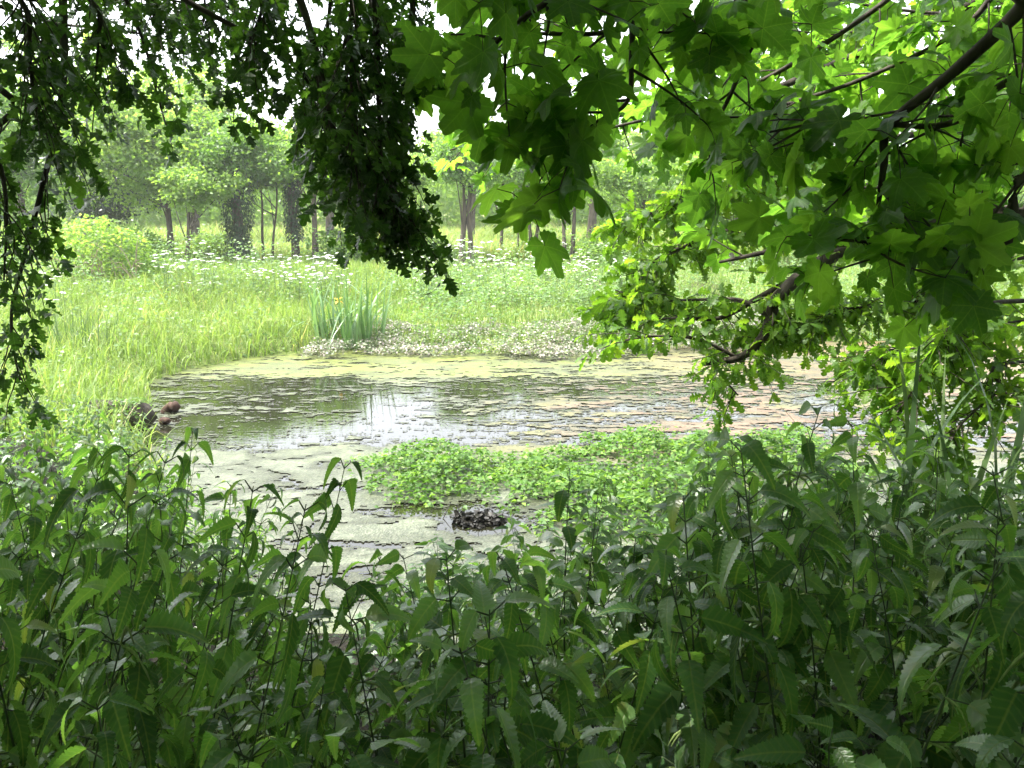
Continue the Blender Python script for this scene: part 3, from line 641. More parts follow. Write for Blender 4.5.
for px, y, h, lab in ((196, 33, 3.2, 'pale tall tree behind the ivy trunks, its top against the sky'), (90, 30, 3.4, 'tall tree whose top shows above the bramble bush'), (330, 34, 1.2, 'pale tree behind the hanging hawthorn branch'), (470, 36, 1.4, 'pale tall tree behind the twin-trunked tree'), (590, 34, 1.2, 'tall tree behind the two close dark stems')):
    T(px, y, 'tall_tree', lab, [(0, .16, 4.2, .2)], (0, 3.4 + h * .35, 2.6, 1.8, h * .85), int(40 + 22 * h), .15, 'tree_a')
def bramble():
    g = G(100, 288, .5); x, y = g[0], 17.0; x = P(100, 280, y)[0]; z = float(ground_z(np.array([x]), np.array([y]))[0])
    o = thing('bramble_bush', 'rounded pale green bramble bush with bare tan stems on its near side', 'bush', (x, y, z)); b = Buf(); k = 6200
    d = rdir(k, -.2, 1) * (rng.random(k) ** .28)[:, None]; lump = .78 + .5 * fbm(d[:, 0] * 3 + 4, d[:, 2] * 3, 7, 2)
    pos = d * lump[:, None] * (1.25, 1.0, 1.25) + (0, .2, .12)
    cut = ~((pos[:, 1] < -.05) & (pos[:, 2] < .5) & (pos[:, 0] > -.7) & (rng.random(k) < .8)); pos = pos[cut]; k = len(pos)
    b.leaves(SL, pos, frames(rdir(k, -.5, .3), rdir(k, .2, 1)), rng.uniform(.06, .11, k)); b.build('foliage', M['tree_a'], o)
    b = Buf()
    for i in range(48):
        s = np.array([rng.uniform(-1, 1), rng.uniform(-.7, 0), 0]); e = s + np.array([rng.normal(0, .5), rng.uniform(-.4, .1), rng.uniform(.3, 1.0)])
        b.tube([s, (s + e) / 2 + (0, 0, .2), e], [.011, .008, .004], 5, 3)
    b.build('bare_stems', M['dead'], o)
def hedge_bush(px, y, w, h, label, mat):
    x = P(px, 255, y)[0]; z = float(ground_z(np.array([x]), np.array([y]))[0]); o = thing('hedge_bush', label, 'bush', (x, y, z)); k = int(2600 * w * h) + 900
    d = rdir(k, -.1, 1) * (rng.random(k) ** .33)[:, None]; lump = .65 + .7 * fbm(d[:, 0] * 3 + px, d[:, 2] * 3, 9, 3)
    b = Buf(); b.leaves(SL, d * lump[:, None] * (w, w * .7, h) + (0, 0, .1), frames(rdir(k, -.6, .3), rdir(k, .1, 1) + (-.2, -.3, 0)), rng.uniform(.06, .11, k)); b.build('foliage', M[mat], o)
    b = Buf()
    for i in range(9):
        e = rdir(1, .5, 1)[0] * (w * .7, w * .5, h * .9); b.tube([(e[0] * .15, 0, 0), e * .5 + rng.normal(0, .05, 3), e], [.02, .013, .005], 5, 2)
    b.build('stems', M['bark_far'], o)
bramble()
hedge_bush(135, 22.0, 1.0, 1.0, 'low bush between the bramble bush and the short dark trunk', 'tree_b')
hedge_bush(214, 24.5, .9, .8, 'low bush in the gap left of the widest ivy trunk', 'tree_a')
hedge_bush(345, 22.5, 1.1, 1.0, 'low bush behind the pale iris clump', 'tree_b')
hedge_bush(432, 23.5, .8, .75, 'low bush just left of the twin-trunked tree', 'tree_a')
hedge_bush(548, 25.5, .9, .7, 'low bush between the forked stem and the two close dark stems', 'tree_b')
hedge_bush(612, 22.5, 1.1, 1.1, 'leafy bush at the hedge foot beside the oak leaves', 'tree_a')
hedge_bush(30, 20.5, 1.1, 1.1, 'leafy bush at the left end of the hedge, behind the hanging strand', 'tree_a')
def far_wood():
    b = Buf(); n = 95000; x = rng.uniform(-48, 48, n); y = rng.uniform(46, 58, n); top = 1.6 + 4.6 * fbm(x * .22, y * .03, 17, 4)
    z = ground_z(x, y) + top * rng.random(n) ** .6
    b.leaves(SL, np.stack([x, y, z], -1), frames(rdir(n), rdir(n, .1, 1)), rng.uniform(.22, .5, n), np.clip(rng.normal(.45, .16, n) + .5 * (fbm(x * .5, z * .5, 23, 3) - .5), 0, 1)); tag(b.build('far_wood', M['tree_a']), 'far belt of trees across the field beyond the hedge', 'wood', kind='stuff')
far_wood()

# ------------------------------------------------------------------ mossy log on the left shore
def log():
    g = G(118, 425, .1); o = thing('mossy_log', 'dark mossy log end in the grass at the left water edge', 'log', (g[0], g[1], .12)); b = Buf()
    b.tube([(-.5, .1, .0), (-.1, .02, .06), (.28, -.05, .07)], [.16, .15, .13], 12, 4, wob=.25); b.build('trunk', M['bark'], o)
    b = Buf(); k = 900; t = rng.random(k); a = rng.uniform(0.2, 3.0, k)
    pos = np.stack([-.5 + .78 * t, .1 - .15 * t + .15 * np.cos(a), .03 + .05 * t + .155 * np.sin(a)], -1)
    b.leaves(SL, pos, frames(rdir(k, -.4, .5), rdir(k, .2, 1)), rng.uniform(.02, .05, k)); b.build('moss', M['herb'], o)
    for px, py, s, lab in ((173, 408, .5, 'upper red brown stub of rotten wood at the left water edge'), (167, 421, .33, 'lower small red brown stub of rotten wood at the left water edge')):
        g = G(px, py + 4, 0); b = Buf(); b.tube([(-.16 * s, .02, -.05), (-.03, .0, .06 * s), (.09 * s, -.02, .08 * s)], [.12 * s, .11 * s, .095 * s], 11, 4, wob=.45)
        q = b.build('wood_stub', M['dead_leaf']); q.location = (g[0], g[1], .02); tag(q, lab, 'wood stub')
log()
def dark_clump():  # black leaf and twig shapes added in place of dark reflecting water
    g = G(480, 521); b = Buf(); k = 420; a = rng.uniform(0, 6.28, k); r = np.sqrt(rng.random(k)) * (.5 + .6 * vnoise(a * 1.3, a * 0, 3))
    h = .02 * rng.random(k) * sstep(1, .1, r); b.leaves(SL, np.stack([.21 * r * np.cos(a), .15 * r * np.sin(a), h + .004], -1), frames(rdir(k, -.2, .5), rdir(k, .2, 1)), rng.uniform(.03, .07, k))
    for i in range(14):
        p = np.array([rng.normal(0, .1), rng.normal(0, .07), 0]); b.tube([p, p + (rng.normal(0, .05), rng.normal(0, .05), rng.uniform(.03, .1))], [.004, .002], 4, 1)
    o = b.build('dark_water_clump', M['dark_water']); o.location = (g[0], g[1], 0); tag(o, 'black added clump of dead leaves and twigs in the dark water hole', 'leaf litter')
dark_clump()

# ------------------------------------------------------------------ overhanging trees
def twig_leaves(wood, lv, tpl, p0, d0, L, leaf, step, droop=.25, petiole=.5, tilt=.6, r0=.004, jit=.25, up=(0, .55, .8)):
    """one leafy twig: bent stem with leaf pairs"""
    n = max(3, int(L / step)); p = [np.array(p0)]; d = np.array(d0, float); d /= np.linalg.norm(d)
    for i in range(n):
        d = d + rng.normal(0, jit * .35, 3) + (0, 0, -droop / n); d /= np.linalg.norm(d); p.append(p[-1] + d * step)
    p = np.array(p); wood.tube(p, [r0, r0 * .4], 5, 2, 1)
    pos, tip, nr, sc = [], [], [], []
    for i in range(1, len(p)):
        t = p[i] - p[i - 1]; t /= np.linalg.norm(t)
        side = np.cross(t, (0, 0, 1.)); side /= np.linalg.norm(side) + 1e-6; ot = np.cross(side, t)
        th = rng.uniform(0, 3.14) if i % 2 else rng.uniform(-.6, .6)
        sv = side * math.cos(th) + ot * math.sin(th)
        for sg in (-1, 1):
            if rng.random() < .12: continue
            s = leaf * rng.uniform(.6, 1.15); dirn = sv * sg + t * rng.uniform(.2, .8) + rng.normal(0, .2, 3); dirn /= np.linalg.norm(dirn)
            base = p[i] + dirn * s * petiole + (0, 0, -s * petiole * .1)
            if petiole > .3: wood.tube([p[i], (p[i] + base) / 2 + (0, 0, .1 * s * petiole), base], [leaf * .012, leaf * .008], 3, 1, 1)
            tp = dirn + (0, 0, -rng.uniform(0, 1.25)) + rng.normal(0, .25, 3)
            pos.append(base); tip.append(tp); nr.append(np.array(up) + rng.normal(0, tilt, 3)); sc.append(s)
    # terminal leaf
    pos.append(p[-1]); tip.append(p[-1] - p[-2]); nr.append(np.array(up) + rng.normal(0, tilt, 3)); sc.append(leaf)
    pos, tip, nr, sc = map(np.array, (pos, tip, nr, sc))
    for i, tp in enumerate(tpl):
        e = np.arange(len(pos)) % len(tpl) == i
        if e.any(): lv.leaves(tp, pos[e], frames(tip[e], nr[e]), sc[e])

def overhang(tree, boughs, tpl, mat, leaf, step, petiole, twig, spread, dmul=1.0, **kw):
    """boughs: (points, r0, r1, twigs per metre, start fraction)"""
    lv = Buf(); tw = lv
    for pts, r0, r1, dens, start, *dr in boughs:
        b = Buf(); p = b.tube(pts, [r0, r1], 8, 6, wob=.06); b.build('branch', M['bark'], tree)
        L = np.linalg.norm(np.diff(p, axis=0), axis=1).sum(); m = int(L * (1 - start) * dens * dmul)
        for i in range(m):
            f = start + (1 - start) * (i + rng.random()) / m; j = min(int(f * (len(p) - 1)), len(p) - 2)
            t = p[j + 1] - p[j]; t /= np.linalg.norm(t); d = rdir(1, -.75, .6)[0] * spread + t * .7 + (np.array(dr[0]) if dr else 0)
            twig_leaves(tw, lv, tpl, p[j], d, twig * rng.uniform(.5, 1.2), leaf * (.75 + .45 * rng.random()), step, petiole=petiole, **kw)
    lv.build('foliage', [M[mat], M['bark']], tree)

SYC = [sycamore_leaf(.2, .08), sycamore_leaf(.5, .12), sycamore_leaf(.8, .05), sycamore_leaf(.1, .16)]
# sycamore: trunk just outside the right edge
st = thing('sycamore_tree', 'sycamore overhanging from the right with large five-lobed bright leaves', 'tree', (2.75, 2.2, .4))
sy = np.array([2.75, 2.2, .4])
b = Buf(); b.tube([(0, 0, -.1), (.04, .02, 1.2), (-.03, .05, 2.6), (.05, .0, 4.2), (0, 0, 6.2)], [.24, .18, .15, .12, .05], 12, 5, wob=.06); b.build('trunk', M['bark'], st)
def rel(pts, o): return [np.asarray(p) - o for p in pts]
T0 = lambda z: sy + (0, 0, z - .4)
sb = [
  ([T0(3.2), P(1080, -60, 1.95), P(1020, 10, 1.95), P(950, 75, 2.0), P(890, 125, 2.05), P(884, 165, 2.05), P(879, 200, 2.05), P(874, 225, 2.05)], .022, .003, 7, .40),
  ([T0(3.1), P(1050, 60, 2.1), P(960, 120, 2.05), P(890, 125, 2.05), P(830, 122, 2.1), P(770, 132, 2.15)], .011, .003, 6, .35),
  ([T0(2.0), P(1100, 200, 2.55), P(1024, 219, 2.6), P(972, 212, 2.65), P(900, 238, 2.8), P(800, 246, 3.0), P(720, 262, 3.2)], .045, .006, 3.5, .35, (0, 0, .45)),
  ([T0(3.4), P(820, -70, 2.3), P(700, -15, 2.2), P(620, 28, 2.15), P(560, 34, 2.15), P(480, 30, 2.2)], .014, .003, 6, .35),
  ([T0(3.5), P(720, -90, 2.0), P(640, -20, 2.0), P(632, 50, 2.0), P(628, 100, 2.0), P(600, 120, 2.0), P(560, 138, 2.0)], .010, .003, 6, .5),
  ([T0(3.3), P(820, -60, 2.5), P(755, 40, 2.5), P(728, 100, 2.5), P(700, 150, 2.5)], .015, .003, 8, .4),
  ([T0(2.4), P(1080, 150, 1.9), P(1010, 240, 1.85), P(920, 245, 1.9), P(840, 240, 1.9)], .014, .003, 7, .25),
  ([T0(3.9), P(1000, -90, 3.4), P(860, 20, 3.5), P(740, 90, 3.7), P(600, 130, 4.0), P(470, 150, 4.3)], .016, .004, 7, .3),
  ([T0(3.7), P(1060, -60, 3.0), P(960, 30, 3.1), P(860, 80, 3.2), P(770, 110, 3.4), P(680, 150, 3.6)], .014, .004, 8, .3),
  ([T0(3.0), P(1090, 90, 2.6), P(1000, 140, 2.7), P(930, 180, 2.8), P(830, 190, 3.0)], .018, .004, 8, .2),
  ([T0(3.6), P(600, -80, 1.8), P(560, -10, 1.8), P(520, 20, 1.9), P(480, 60, 2.0)], .012, .003, 5, .45),
]
sb += [
  ([T0(4.4), P(1090, -40, 4.4), P(990, 10, 4.6), P(900, 10, 4.8), P(800, -5, 5.0), P(700, 5, 5.2)], .015, .004, 10, .2),
  ([T0(4.2), P(1100, 40, 5.0), P(1020, 60, 5.2), P(950, 50, 5.4)], .013, .004, 10, .1),
  ([T0(3.3), P(760, 95, 4.2), P(640, 112, 4.4), P(540, 130, 4.6), P(450, 150, 4.8)], .02, .004, 8, .45),
  ([T0(4.2), P(1080, 10, 4.0), P(970, 55, 4.2), P(860, 60, 4.4), P(760, 40, 4.5)], .015, .004, 10, .2),
  ([T0(3.6), P(1080, 90, 3.4), P(985, 105, 3.7), P(900, 85, 4.0), P(820, 70, 4.2)], .014, .004, 10, .1),
  ([T0(4.0), P(920, -70, 4.2), P(810, -5, 4.5), P(720, 30, 4.7), P(640, 55, 4.9), P(560, 70, 5.0)], .015, .004, 9, .3),
  ([T0(3.4), P(1100, 160, 3.2), P(1010, 175, 3.4), P(930, 170, 3.8), P(850, 160, 4.1)], .013, .004, 9, .1),
]
# boughs of the same tree high over the bank, above the picture
for ax, ay, az in ((-2.2, 3.4, 4.6), (-1.2, 4.6, 4.8), (.2, 4.9, 4.7), (1.4, 5.2, 4.9), (-.6, 3.0, 4.9), (.6, 3.2, 4.4), (1.8, 3.8, 4.3), (-1.8, 2.0, 4.8), (-.4, 1.4, 4.6), (.8, .6, 4.5), (-2.6, .6, 4.6), (2.4, 5.0, 4.6), (3.2, 4.6, 4.4)):
    sb.append(([T0(rng.uniform(3.4, 4.6)), (sy + (ax, ay, az)) / 2 * (1, 1, 0) + (0, 0, az - .1), (ax, ay, az)], .035, .006, 9, .25))
sb = [(p, a, c, d, min(f, .10), *e) for p, a, c, d, f, *e in sb]
overhang(st, [(rel(p, sy), *r) for p, *r in sb], SYC, 'sycamore', .124, .072, .65, .24, .95, dmul=.88, droop=.05)

def shade_leaves():  # unseen leaf mass overhead, behind and beside, added to shade the bank
    b = Buf(); n = 52000; x = rng.uniform(-7.0, 5.5, n); y = rng.uniform(-4.5, 4.6, n); z = rng.uniform(3.3, 6.2, n)
    m = 12000; x2 = rng.uniform(-5, 5.5, m); y2 = rng.uniform(-5.0, -2.6, m); z2 = rng.uniform(.8, 5.0, m)
    m3 = 12000; x3 = rng.uniform(3.4, 5.2, m3); x3[::2] = rng.uniform(-5.4, -3.8, len(x3[::2])); y3 = rng.uniform(-3, 2.4, m3); z3 = rng.uniform(.8, 4.4, m3)
    x = np.concatenate([x, x2, x3]); y = np.concatenate([y, y2, y3]); z = np.concatenate([z, z2, z3]); n = len(x)
    k = (z > CAM_Z + np.maximum(y, 0) * .2235 + .55) | (y < -2) | (np.abs(x) > 3.3) & (y < 2.5)
    k &= fbm(x * 1.1 + 3, y * 1.1, 77, 3) + .25 * vnoise(z * 2, x, 3) > .34 + .43 * sstep(1.3, 3.4, y)
    p = np.stack([x, y, z], -1)[k] - sy; n = len(p)
    b.leaves(simple_leaf(.42, .15), p, frames(rdir(n, -.9, .2), rdir(n, .2, 1)), rng.uniform(.11, .19, n)); b.build('shade_leaves', M['sycamore'], st)
HAW = [lobed_leaf('haw', .3, .2), lobed_leaf('haw', .7, .1), lobed_leaf('haw', .15, .3)]
shade_leaves()
# oak: trunk outside the right edge by the water, one long limb low over the pond
OAK = [lobed_leaf('oak', .3, .15), lobed_leaf('oak', .6, .1), lobed_leaf('oak', .1, .2)]
ok0 = np.array([5.0, 4.6, .25]); ot = thing('oak_tree', 'oak reaching in from the right with small lobed leaves low over the pond', 'tree', ok0)
b = Buf(); b.tube([(0, 0, -.2), (.05, 0, 1.2), (-.05, .03, 2.6), (.0, .0, 4.4)], [.3, .22, .18, .06], 12, 5, wob=.06); b.build('trunk', M['bark'], ot)
O = lambda z: ok0 + (0, 0, z)
ob = [
  ([O(1.9), P(980, 215, 4.4), P(880, 235, 4.3), P(812, 268, 4.2), P(776, 300, 4.1), P(771, 318, 4.1), P(760, 341, 4.05), P(738, 358, 4.0), P(703, 363, 4.0)], .048, .016, 4, .15),
  ([P(812, 268, 4.2), P(760, 297, 4.2), P(720, 318, 4.2), P(680, 318, 4.2), P(640, 320, 4.25)], .018, .004, 9, .1),
  ([P(770, 318, 4.1), P(740, 300, 4.15), P(690, 300, 4.3), P(650, 300, 4.4), P(615, 290, 4.5)], .012, .003, 12, .1),
  ([P(738, 358, 4.0), P(700, 340, 4.0), P(660, 336, 4.0), P(625, 340, 4.0)], .010, .003, 13, .1),
  ([P(715, 363, 4.0), P(725, 380, 3.95), P(738, 395, 3.9)], .008, .003, 18, .1),
  ([O(2.4), P(900, 180, 4.6), P(780, 215, 4.5), P(700, 240, 4.5), P(650, 265, 4.5), P(638, 290, 4.5), P(620, 310, 4.5)], .022, .004, 14, .1),
  ([O(2.6), P(880, 140, 4.8), P(760, 180, 4.8), P(690, 200, 4.8), P(620, 225, 4.9)], .022, .004, 14, .1),
  ([O(1.7), P(1000, 260, 4.4), P(920, 300, 4.2), P(840, 310, 4.1), P(800, 330, 4.1)], .014, .003, 15, .1),
  ([O(1.3), P(1040, 300, 3.6), P(960, 320, 3.4), P(942, 340, 3.35), P(920, 380, 3.3), P(890, 422, 3.2)], .012, .004, 7, .15),
  ([O(1.0), P(1040, 360, 3.5), P(1000, 390, 3.3), P(965, 420, 3.2), P(950, 440, 3.1)], .009, .003, 5, .15),
  ([O(1.4), P(1030, 320, 3.7), P(960, 345, 3.6), P(900, 350, 3.6), P(868, 365, 3.5)], .009, .003, 9, .1),
  ([O(3.4), P(900, 60, 5.2), P(780, 100, 5.2), P(680, 130, 5.2)], .03, .004, 11, .2),
  ([O(3.8), P(960, 0, 5.4), P(860, 30, 5.4), P(760, 60, 5.5)], .03, .004, 11, .2),
]
overhang(ot, [(rel(p, ok0), *r) for p, *r in ob], OAK, 'oak', .078, .036, .12, .25, .95, dmul=2.5, r0=.003, droop=.1)

# hawthorn: trunk outside the left edge, long hanging sprays
HAW = [lobed_leaf('haw', .3, .2), lobed_leaf('haw', .7, .1), lobed_leaf('haw', .15, .3)]
hw0 = np.array([-2.9, 1.9, .4]); ht = thing('hawthorn_tree', 'dark hawthorn on the left with small deeply cut leaves on long hanging sprays', 'tree', hw0)
b = Buf(); b.tube([(0, 0, -.2), (-.05, .02, 1.0), (.08, .0, 2.2), (.0, .1, 3.8)], [.2, .15, .12, .05], 12, 5, wob=.06); b.build('trunk', M['bark'], ht)
H = lambda z: hw0 + (0, 0, z)
DN = (0, 0, -.5)
hb = [
  ([H(2.7), P(-40, -90, 2.0), P(50, -40, 2.0), P(64, 40, 2.0), P(60, 110, 2.0), P(44, 180, 2.0), P(26, 250, 2.0), P(12, 310, 2.0), P(14, 350, 2.0), P(20, 380, 2.0)], .012, .002, 10, .25, DN),
  ([H(2.5), P(-60, 60, 1.9), P(-10, 140, 1.9), P(6, 200, 1.9), P(4, 280, 1.9)], .01, .002, 8, .3, DN),
  ([H(2.8), P(0, -80, 2.3), P(100, -40, 2.3), P(130, 10, 2.3), P(146, 50, 2.3), P(156, 90, 2.3), P(166, 125, 2.3)], .007, .002, 3.5, .2, DN),
  ([H(2.8), P(60, -90, 2.2), P(170, -10, 2.2), P(240, 30, 2.2), P(290, 60, 2.2), P(318, 100, 2.2), P(330, 140, 2.2)], .010, .002, 6, .3, DN),
  ([H(3.0), P(150, -110, 2.1), P(260, -60, 2.1), P(300, 0, 2.1), P(322, 80, 2.1), P(340, 150, 2.1), P(362, 175, 2.1), P(382, 192, 2.1), P(400, 212, 2.1)], .014, .002, 20, .4, DN),
  ([H(3.1), P(200, -130, 2.0), P(340, -70, 2.0), P(372, 0, 2.0), P(378, 80, 2.0), P(380, 140, 2.0), P(384, 180, 2.0), P(396, 208, 2.0)], .014, .002, 19, .4, DN),
  ([H(3.1), P(240, -120, 2.2), P(390, -70, 2.2), P(412, 0, 2.2), P(408, 60, 2.2), P(396, 120, 2.2), P(385, 170, 2.2)], .014, .002, 19, .4, DN),
  ([H(3.0), P(160, -100, 2.0), P(250, -40, 2.0), P(262, 0, 2.0), P(256, 30, 2.0), P(248, 50, 2.0)], .008, .002, 10, .4, DN),
  ([H(3.0), P(220, -100, 1.9), P(340, -30, 1.9), P(350, 40, 1.9), P(352, 110, 1.9), P(356, 160, 1.9)], .010, .002, 18, .4, DN),
  ([H(3.1), P(300, -110, 2.4), P(330, -40, 2.4), P(326, 40, 2.4), P(316, 80, 2.4), P(308, 120, 2.4)], .010, .002, 17, .5, DN),
  ([H(2.9), P(40, -100, 2.5), P(180, -50, 2.5), P(200, -20, 2.5), P(205, 10, 2.5), P(200, 35, 2.5)], .008, .002, 6, .4, DN),
  ([H(2.7), P(-60, -30, 1.8), P(20, 0, 1.8), P(30, 60, 1.8), P(36, 120, 1.8)], .010, .002, 14, .3, DN),
  ([H(2.8), P(-20, -60, 2.1), P(90, 0, 2.1), P(98, 40, 2.1), P(94, 90, 2.1)], .010, .002, 10, .3, DN),
  ([H(2.9), P(-20, -70, 2.5), P(80, -25, 2.6), P(170, 0, 2.6), P(250, 10, 2.6)], .009, .002, 13, .3),
  ([H(3.0), P(100, -90, 2.3), P(200, -35, 2.3), P(280, -15, 2.3), P(360, -10, 2.3)], .009, .002, 13, .3),
  ([H(2.9), P(-60, -20, 2.6), P(40, 20, 2.7), P(120, 30, 2.7), P(190, 45, 2.7)], .008, .002, 7, .3),
  ([H(2.8), P(20, -90, 2.4), P(120, -40, 2.4), P(150, 0, 2.4), P(156, 30, 2.4)], .008, .002, 9, .4, DN),
]
for ax, ay, az in ((-1.4, 2.6, 3.6), (-.6, 3.2, 3.8), (.2, 2.6, 3.7), (-1.8, 3.8, 3.9), (-.2, 1.6, 3.6), (-2.8, 3.4, 3.6), (-1.0, 1.0, 3.5)):
    hb.append(([H(3.2), (hw0 + (ax, ay, az)) / 2 * (1, 1, 0) + (0, 0, az - .05), (ax, ay, az)], .03, .005, 22, .2))
overhang(ht, [(rel(p, hw0), *r) for p, *r in hb], HAW, 'hawthorn', .044, .026, .3, .19, .75, dmul=1.15, r0=.002, tilt=.9)

# ------------------------------------------------------------------ stinging nettles on the near bank
NL = [nettle_leaf(.5, .16), nettle_leaf(.8, .26), nettle_leaf(1.2, .12), nettle_leaf(.3, .30)]
RAW = {}
def nettle(k):
    o = thing('stinging_nettle', 'x', 'nettle'); s = Buf(); lv = Buf(); ta = lv
    bend = rng.normal(0, .13, 2); pts = [np.array([bend[0] * t * t, bend[1] * t * t, t]) for t in np.linspace(0, 1.0, 6)]
    p = s.tube(pts, [.0034, .0027, .0010], 5, 3); rot0 = rng.uniform(0, 6.28); z = .18; node = 0; pos, tip, nr, sc = [], [], [], []
    while z < .995:
        j = np.interp(z, p[:, 2], np.arange(len(p))); c = np.array([np.interp(j, np.arange(len(p)), p[:, i]) for i in range(3)])
        size = .108 * min(1, (z + .25) / .6) * (1 - sstep(.86, 1.0, z) * .42) * rng.uniform(.85, 1.1)
        for sg in (0, math.pi):
            if z < .4 and rng.random() < .2: continue
            a = rot0 + node * math.pi / 2 + sg + rng.normal(0, .22); out = np.array([math.cos(a), math.sin(a), 0]); s_ = size * rng.uniform(.8, 1.15)
            up = .55 if z > .9 else rng.uniform(.1, .5); pe = s_ * .32; base = c + (out + (0, 0, up)) * pe
            s.tube([c, base], [.0012, .001], 3, 1); dr = rng.uniform(-.1, .75) if z < .92 else rng.uniform(-.3, .4)
            pos.append(base); tip.append(out + (0, 0, -dr) + rng.normal(0, .12, 3)); nr.append(np.array((0, .25, 1)) + out * dr * .6 + rng.normal(0, .35, 3)); sc.append(s_)
            if .45 < z < .9 and rng.random() < .35:
                for q in range(2):
                    e = c + (out * .03 + rng.normal(0, .012, 3)) + (0, 0, -.01); ta.tube([c, (c + e) / 2 + (0, 0, .006), e, e + out * .012 + (0, 0, -.018)], [.0012, .0022, .0018, .001], 4, 2, 1, wob=.8)
        node += 1; z += .066 if z < .7 else .046 if z < .9 else .028
    pos, tip, nr, sc = map(np.array, (pos, tip, nr, sc))
    for i in range(4):
        e = np.arange(len(pos)) % 4 == i; lv.leaves(NL[i], pos[e], frames(tip[e], nr[e]), sc[e])
    o['k'] = k; RAW[k] = (s, lv)
    s.build('stem', M['nettle_stem'], o); lv.build('leaves', [M['nettle'], M['tassel']], o)
    return o
NP = [nettle(k) for k in range(12)]
PROF_X = [-60, 0, 90, 150, 200, 250, 300, 345, 375, 420, 470, 530, 590, 650, 710, 760, 830, 890, 950, 1090]
PROF_Y = [420, 418, 422, 436, 472, 540, 600, 635, 570, 538, 552, 508, 474, 458, 444, 420, 430, 440, 440, 430]
NLAB = [[('stinging nettle in the dark lower left corner, right under the camera', 'nettles in the dark lower left corner'), ('stinging nettle in the low middle front of the bank, below the gap of bright water', 'nettles at the low middle front'), ('stinging nettle in the front row right of the middle, with large arching leaves', 'nettles in the front row right of the middle'), ('stinging nettle in the dark lower right corner', 'nettles in the dark lower right corner')],
        [('slanting stinging nettle in the middle of the left clump', 'nettles in the middle of the left clump'), ('short stinging nettle beside the gap where the bright water shows', 'nettles beside the bright water gap'), ('tall stinging nettle in front of the middle watercress', 'nettles in front of the middle watercress'), ('tall shaded stinging nettle beside the dark iris swords', 'nettles beside the dark iris swords')],
        [('stinging nettle at the sunlit back edge of the left clump, below the log', 'nettles at the sunlit back of the left clump'), ('stinging nettle at the water edge left of the dark water hole', 'nettles at the water edge by the hole'), ('stinging nettle at the water edge before the long watercress patch', 'nettles at the water edge before the watercress'), ('stinging nettle at the water edge under the oak branch', 'nettles at the water edge under the oak branch')]]
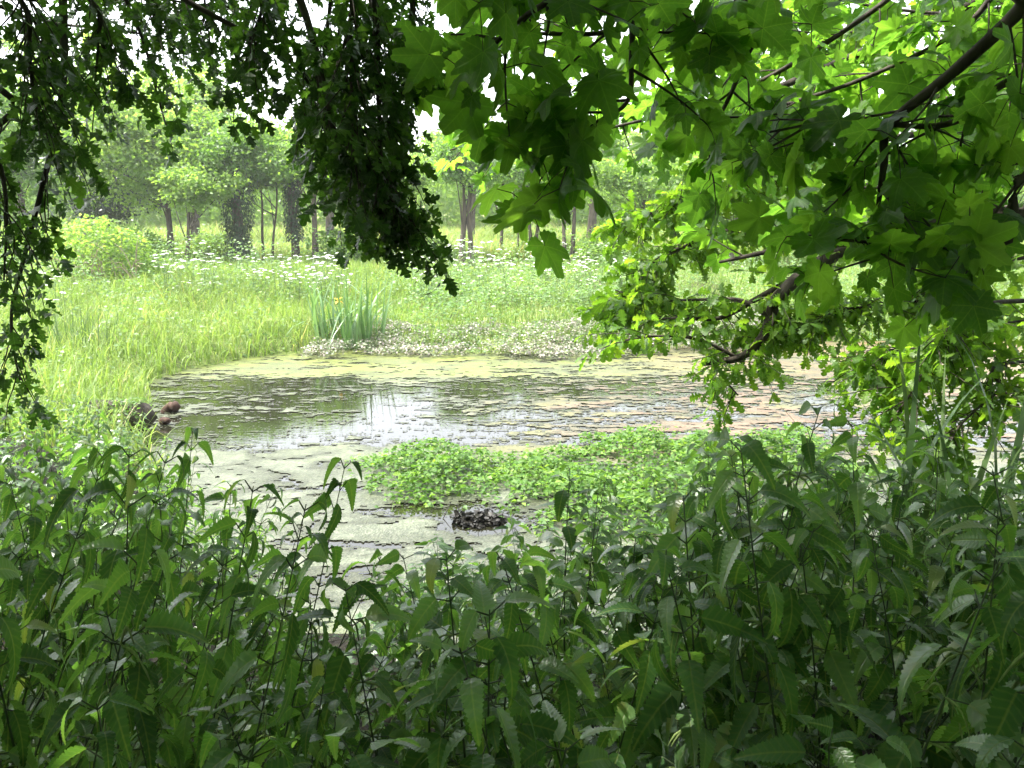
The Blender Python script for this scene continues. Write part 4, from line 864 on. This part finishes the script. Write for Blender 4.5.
def nettles():
    pts = []; tries = 0
    while len(pts) < 860 and tries < 90000:
        tries += 1; y = .85 + 3.4 * rng.random() ** 1.15; x = rng.uniform(-.72, .72) * y + rng.normal(0, .06)
        if tries % 5 == 0: x = rng.choice((-1, 1)) * rng.uniform(.7, 1.35) * y
        if tries % 4 == 0: y = rng.uniform(3.6, 6.6); x = rng.uniform(-.75, -.25) * y
        if float(pond_sd(np.array([x]), np.array([y]))[0]) < .12: continue
        md = .05 + .014 * y
        if any((x - a) ** 2 + (y - c) ** 2 < md * md for a, c, *_ in pts): continue
        z = float(ground_z(np.array([x]), np.array([y]))[0]); px = 512 + F_PX * x / y * 1.03; px = 512 + F_PX * (x + .17 * float(sstep(420, 120, px))) / y * 1.03
        prof = float(np.interp(px, PROF_X, PROF_Y)); back = sstep(1.0, 2.4, y)
        
        if 225 < px < 385 and y > 2.1 and rng.random() < .55: continue
        py = prof + abs(rng.normal(0, 1)) * (55 + 120 * (1 - back)) + rng.uniform(0, 25)
        zt = P(px, py, y)[2]; h = zt - z
        if h < .38: 
            if h < .10 or (215 < px < 400 and rng.random() < .35): continue
            h = (.30 if 215 < px < 400 else .38) + .1 * rng.random()
        h = min(h, 1.32); pts.append((x, y, z, h, px))
    pts.sort(key=lambda t: -t[3] / t[1] + .35 * abs(t[0]) / t[1] * (t[4] < 0 or t[4] > 1024))
    used = set(); sm, lm = Buf(), Buf()
    for i, (x, y, z, h, px) in enumerate(pts):
        k = int(rng.integers(0, len(NP))); w = .85 + .25 * rng.random()
        if h < .75: w *= .85
        w *= .92 - .18 * sstep(420, 250, px) + .03 * sstep(450, 620, px)
        lean = R(13) * sstep(420, 120, px) + rng.normal(0, .13); eu = (rng.normal(0, .15), lean, rng.uniform(0, 6.28) if px > 420 else rng.normal(0, .5))
        if i >= 300:
            rot = np.array(Euler(eu, 'ZYX').to_matrix())
            for src, dst in zip(RAW[k], (sm, lm)):
                v = np.concatenate(src.v) * (w, w, h) @ rot.T + (x, y, z - .02)
                for f, t, m in zip(src.lv, src.lt, src.mi): dst.lv.append(f + dst.n); dst.lt.append(t); dst.mi.append(m)
                dst.v.append(v); dst.uv += src.uv; dst.rnd += src.rnd; dst.n += len(v)
            continue
        o = NP[k] if k not in used else copy_tree(NP[k]); used.add(k)
        o.location = (x, y, z - .02); o.scale = (w, w, h); o.rotation_mode = 'ZYX'; o.rotation_euler = eu
        r = 0 if y < 1.55 else 1 if y < 2.5 else 2; c = 0 if px < 270 else 1 if px < 520 else 2 if px < 790 else 3
        o['label'], o['group'] = NLAB[r][c]
    lo = len(sm.v); al = Buf()
    for src, off in ((lm, 0), (sm, 2)):
        for f, t, m in zip(src.lv, src.lt, src.mi): al.lv.append(f + al.n); al.lt.append(t); al.mi.append(m + off)
        al.v += src.v; al.uv += src.uv; al.rnd += src.rnd; al.n += src.n
    tag(al.build('nettle_undergrowth', [M['nettle'], M['tassel'], M['nettle_stem']]), 'smaller nettles filling the bank between and behind the tall ones', 'nettles', kind='stuff')
    for k in range(len(NP)):
        if k not in used: bpy.data.objects.remove(NP[k])
    print('nettles', len(pts))
nettles()

# ------------------------------------------------------------------ bright hazy air over the pond
def haze():
    b = Buf(); lo = np.array([-260, -150, -2.2]); hi = np.array([260, 300, 14])
    c = np.array([(x, y, z) for z in (0, 1) for y in (0, 1) for x in (0, 1)]); v = lo + c * (hi - lo)
    b.add(v, [[(0, 2, 3, 1), (4, 5, 7, 6), (0, 1, 5, 4), (2, 6, 7, 3), (0, 4, 6, 2), (1, 3, 7, 5)]])
    m, n, l, out = nodes_of('haze'); pv = n.new('ShaderNodeVolumePrincipled'); pv.inputs['Color'].default_value = (.93, .95, .95, 1)
    pv.inputs['Density'].default_value = HAZE; pv.inputs['Anisotropy'].default_value = .35; l.new(pv.outputs[0], out.inputs['Volume'])
    tag(b.build('haze', m, smooth=False), kind='stuff')
HAZE = .0013
haze()
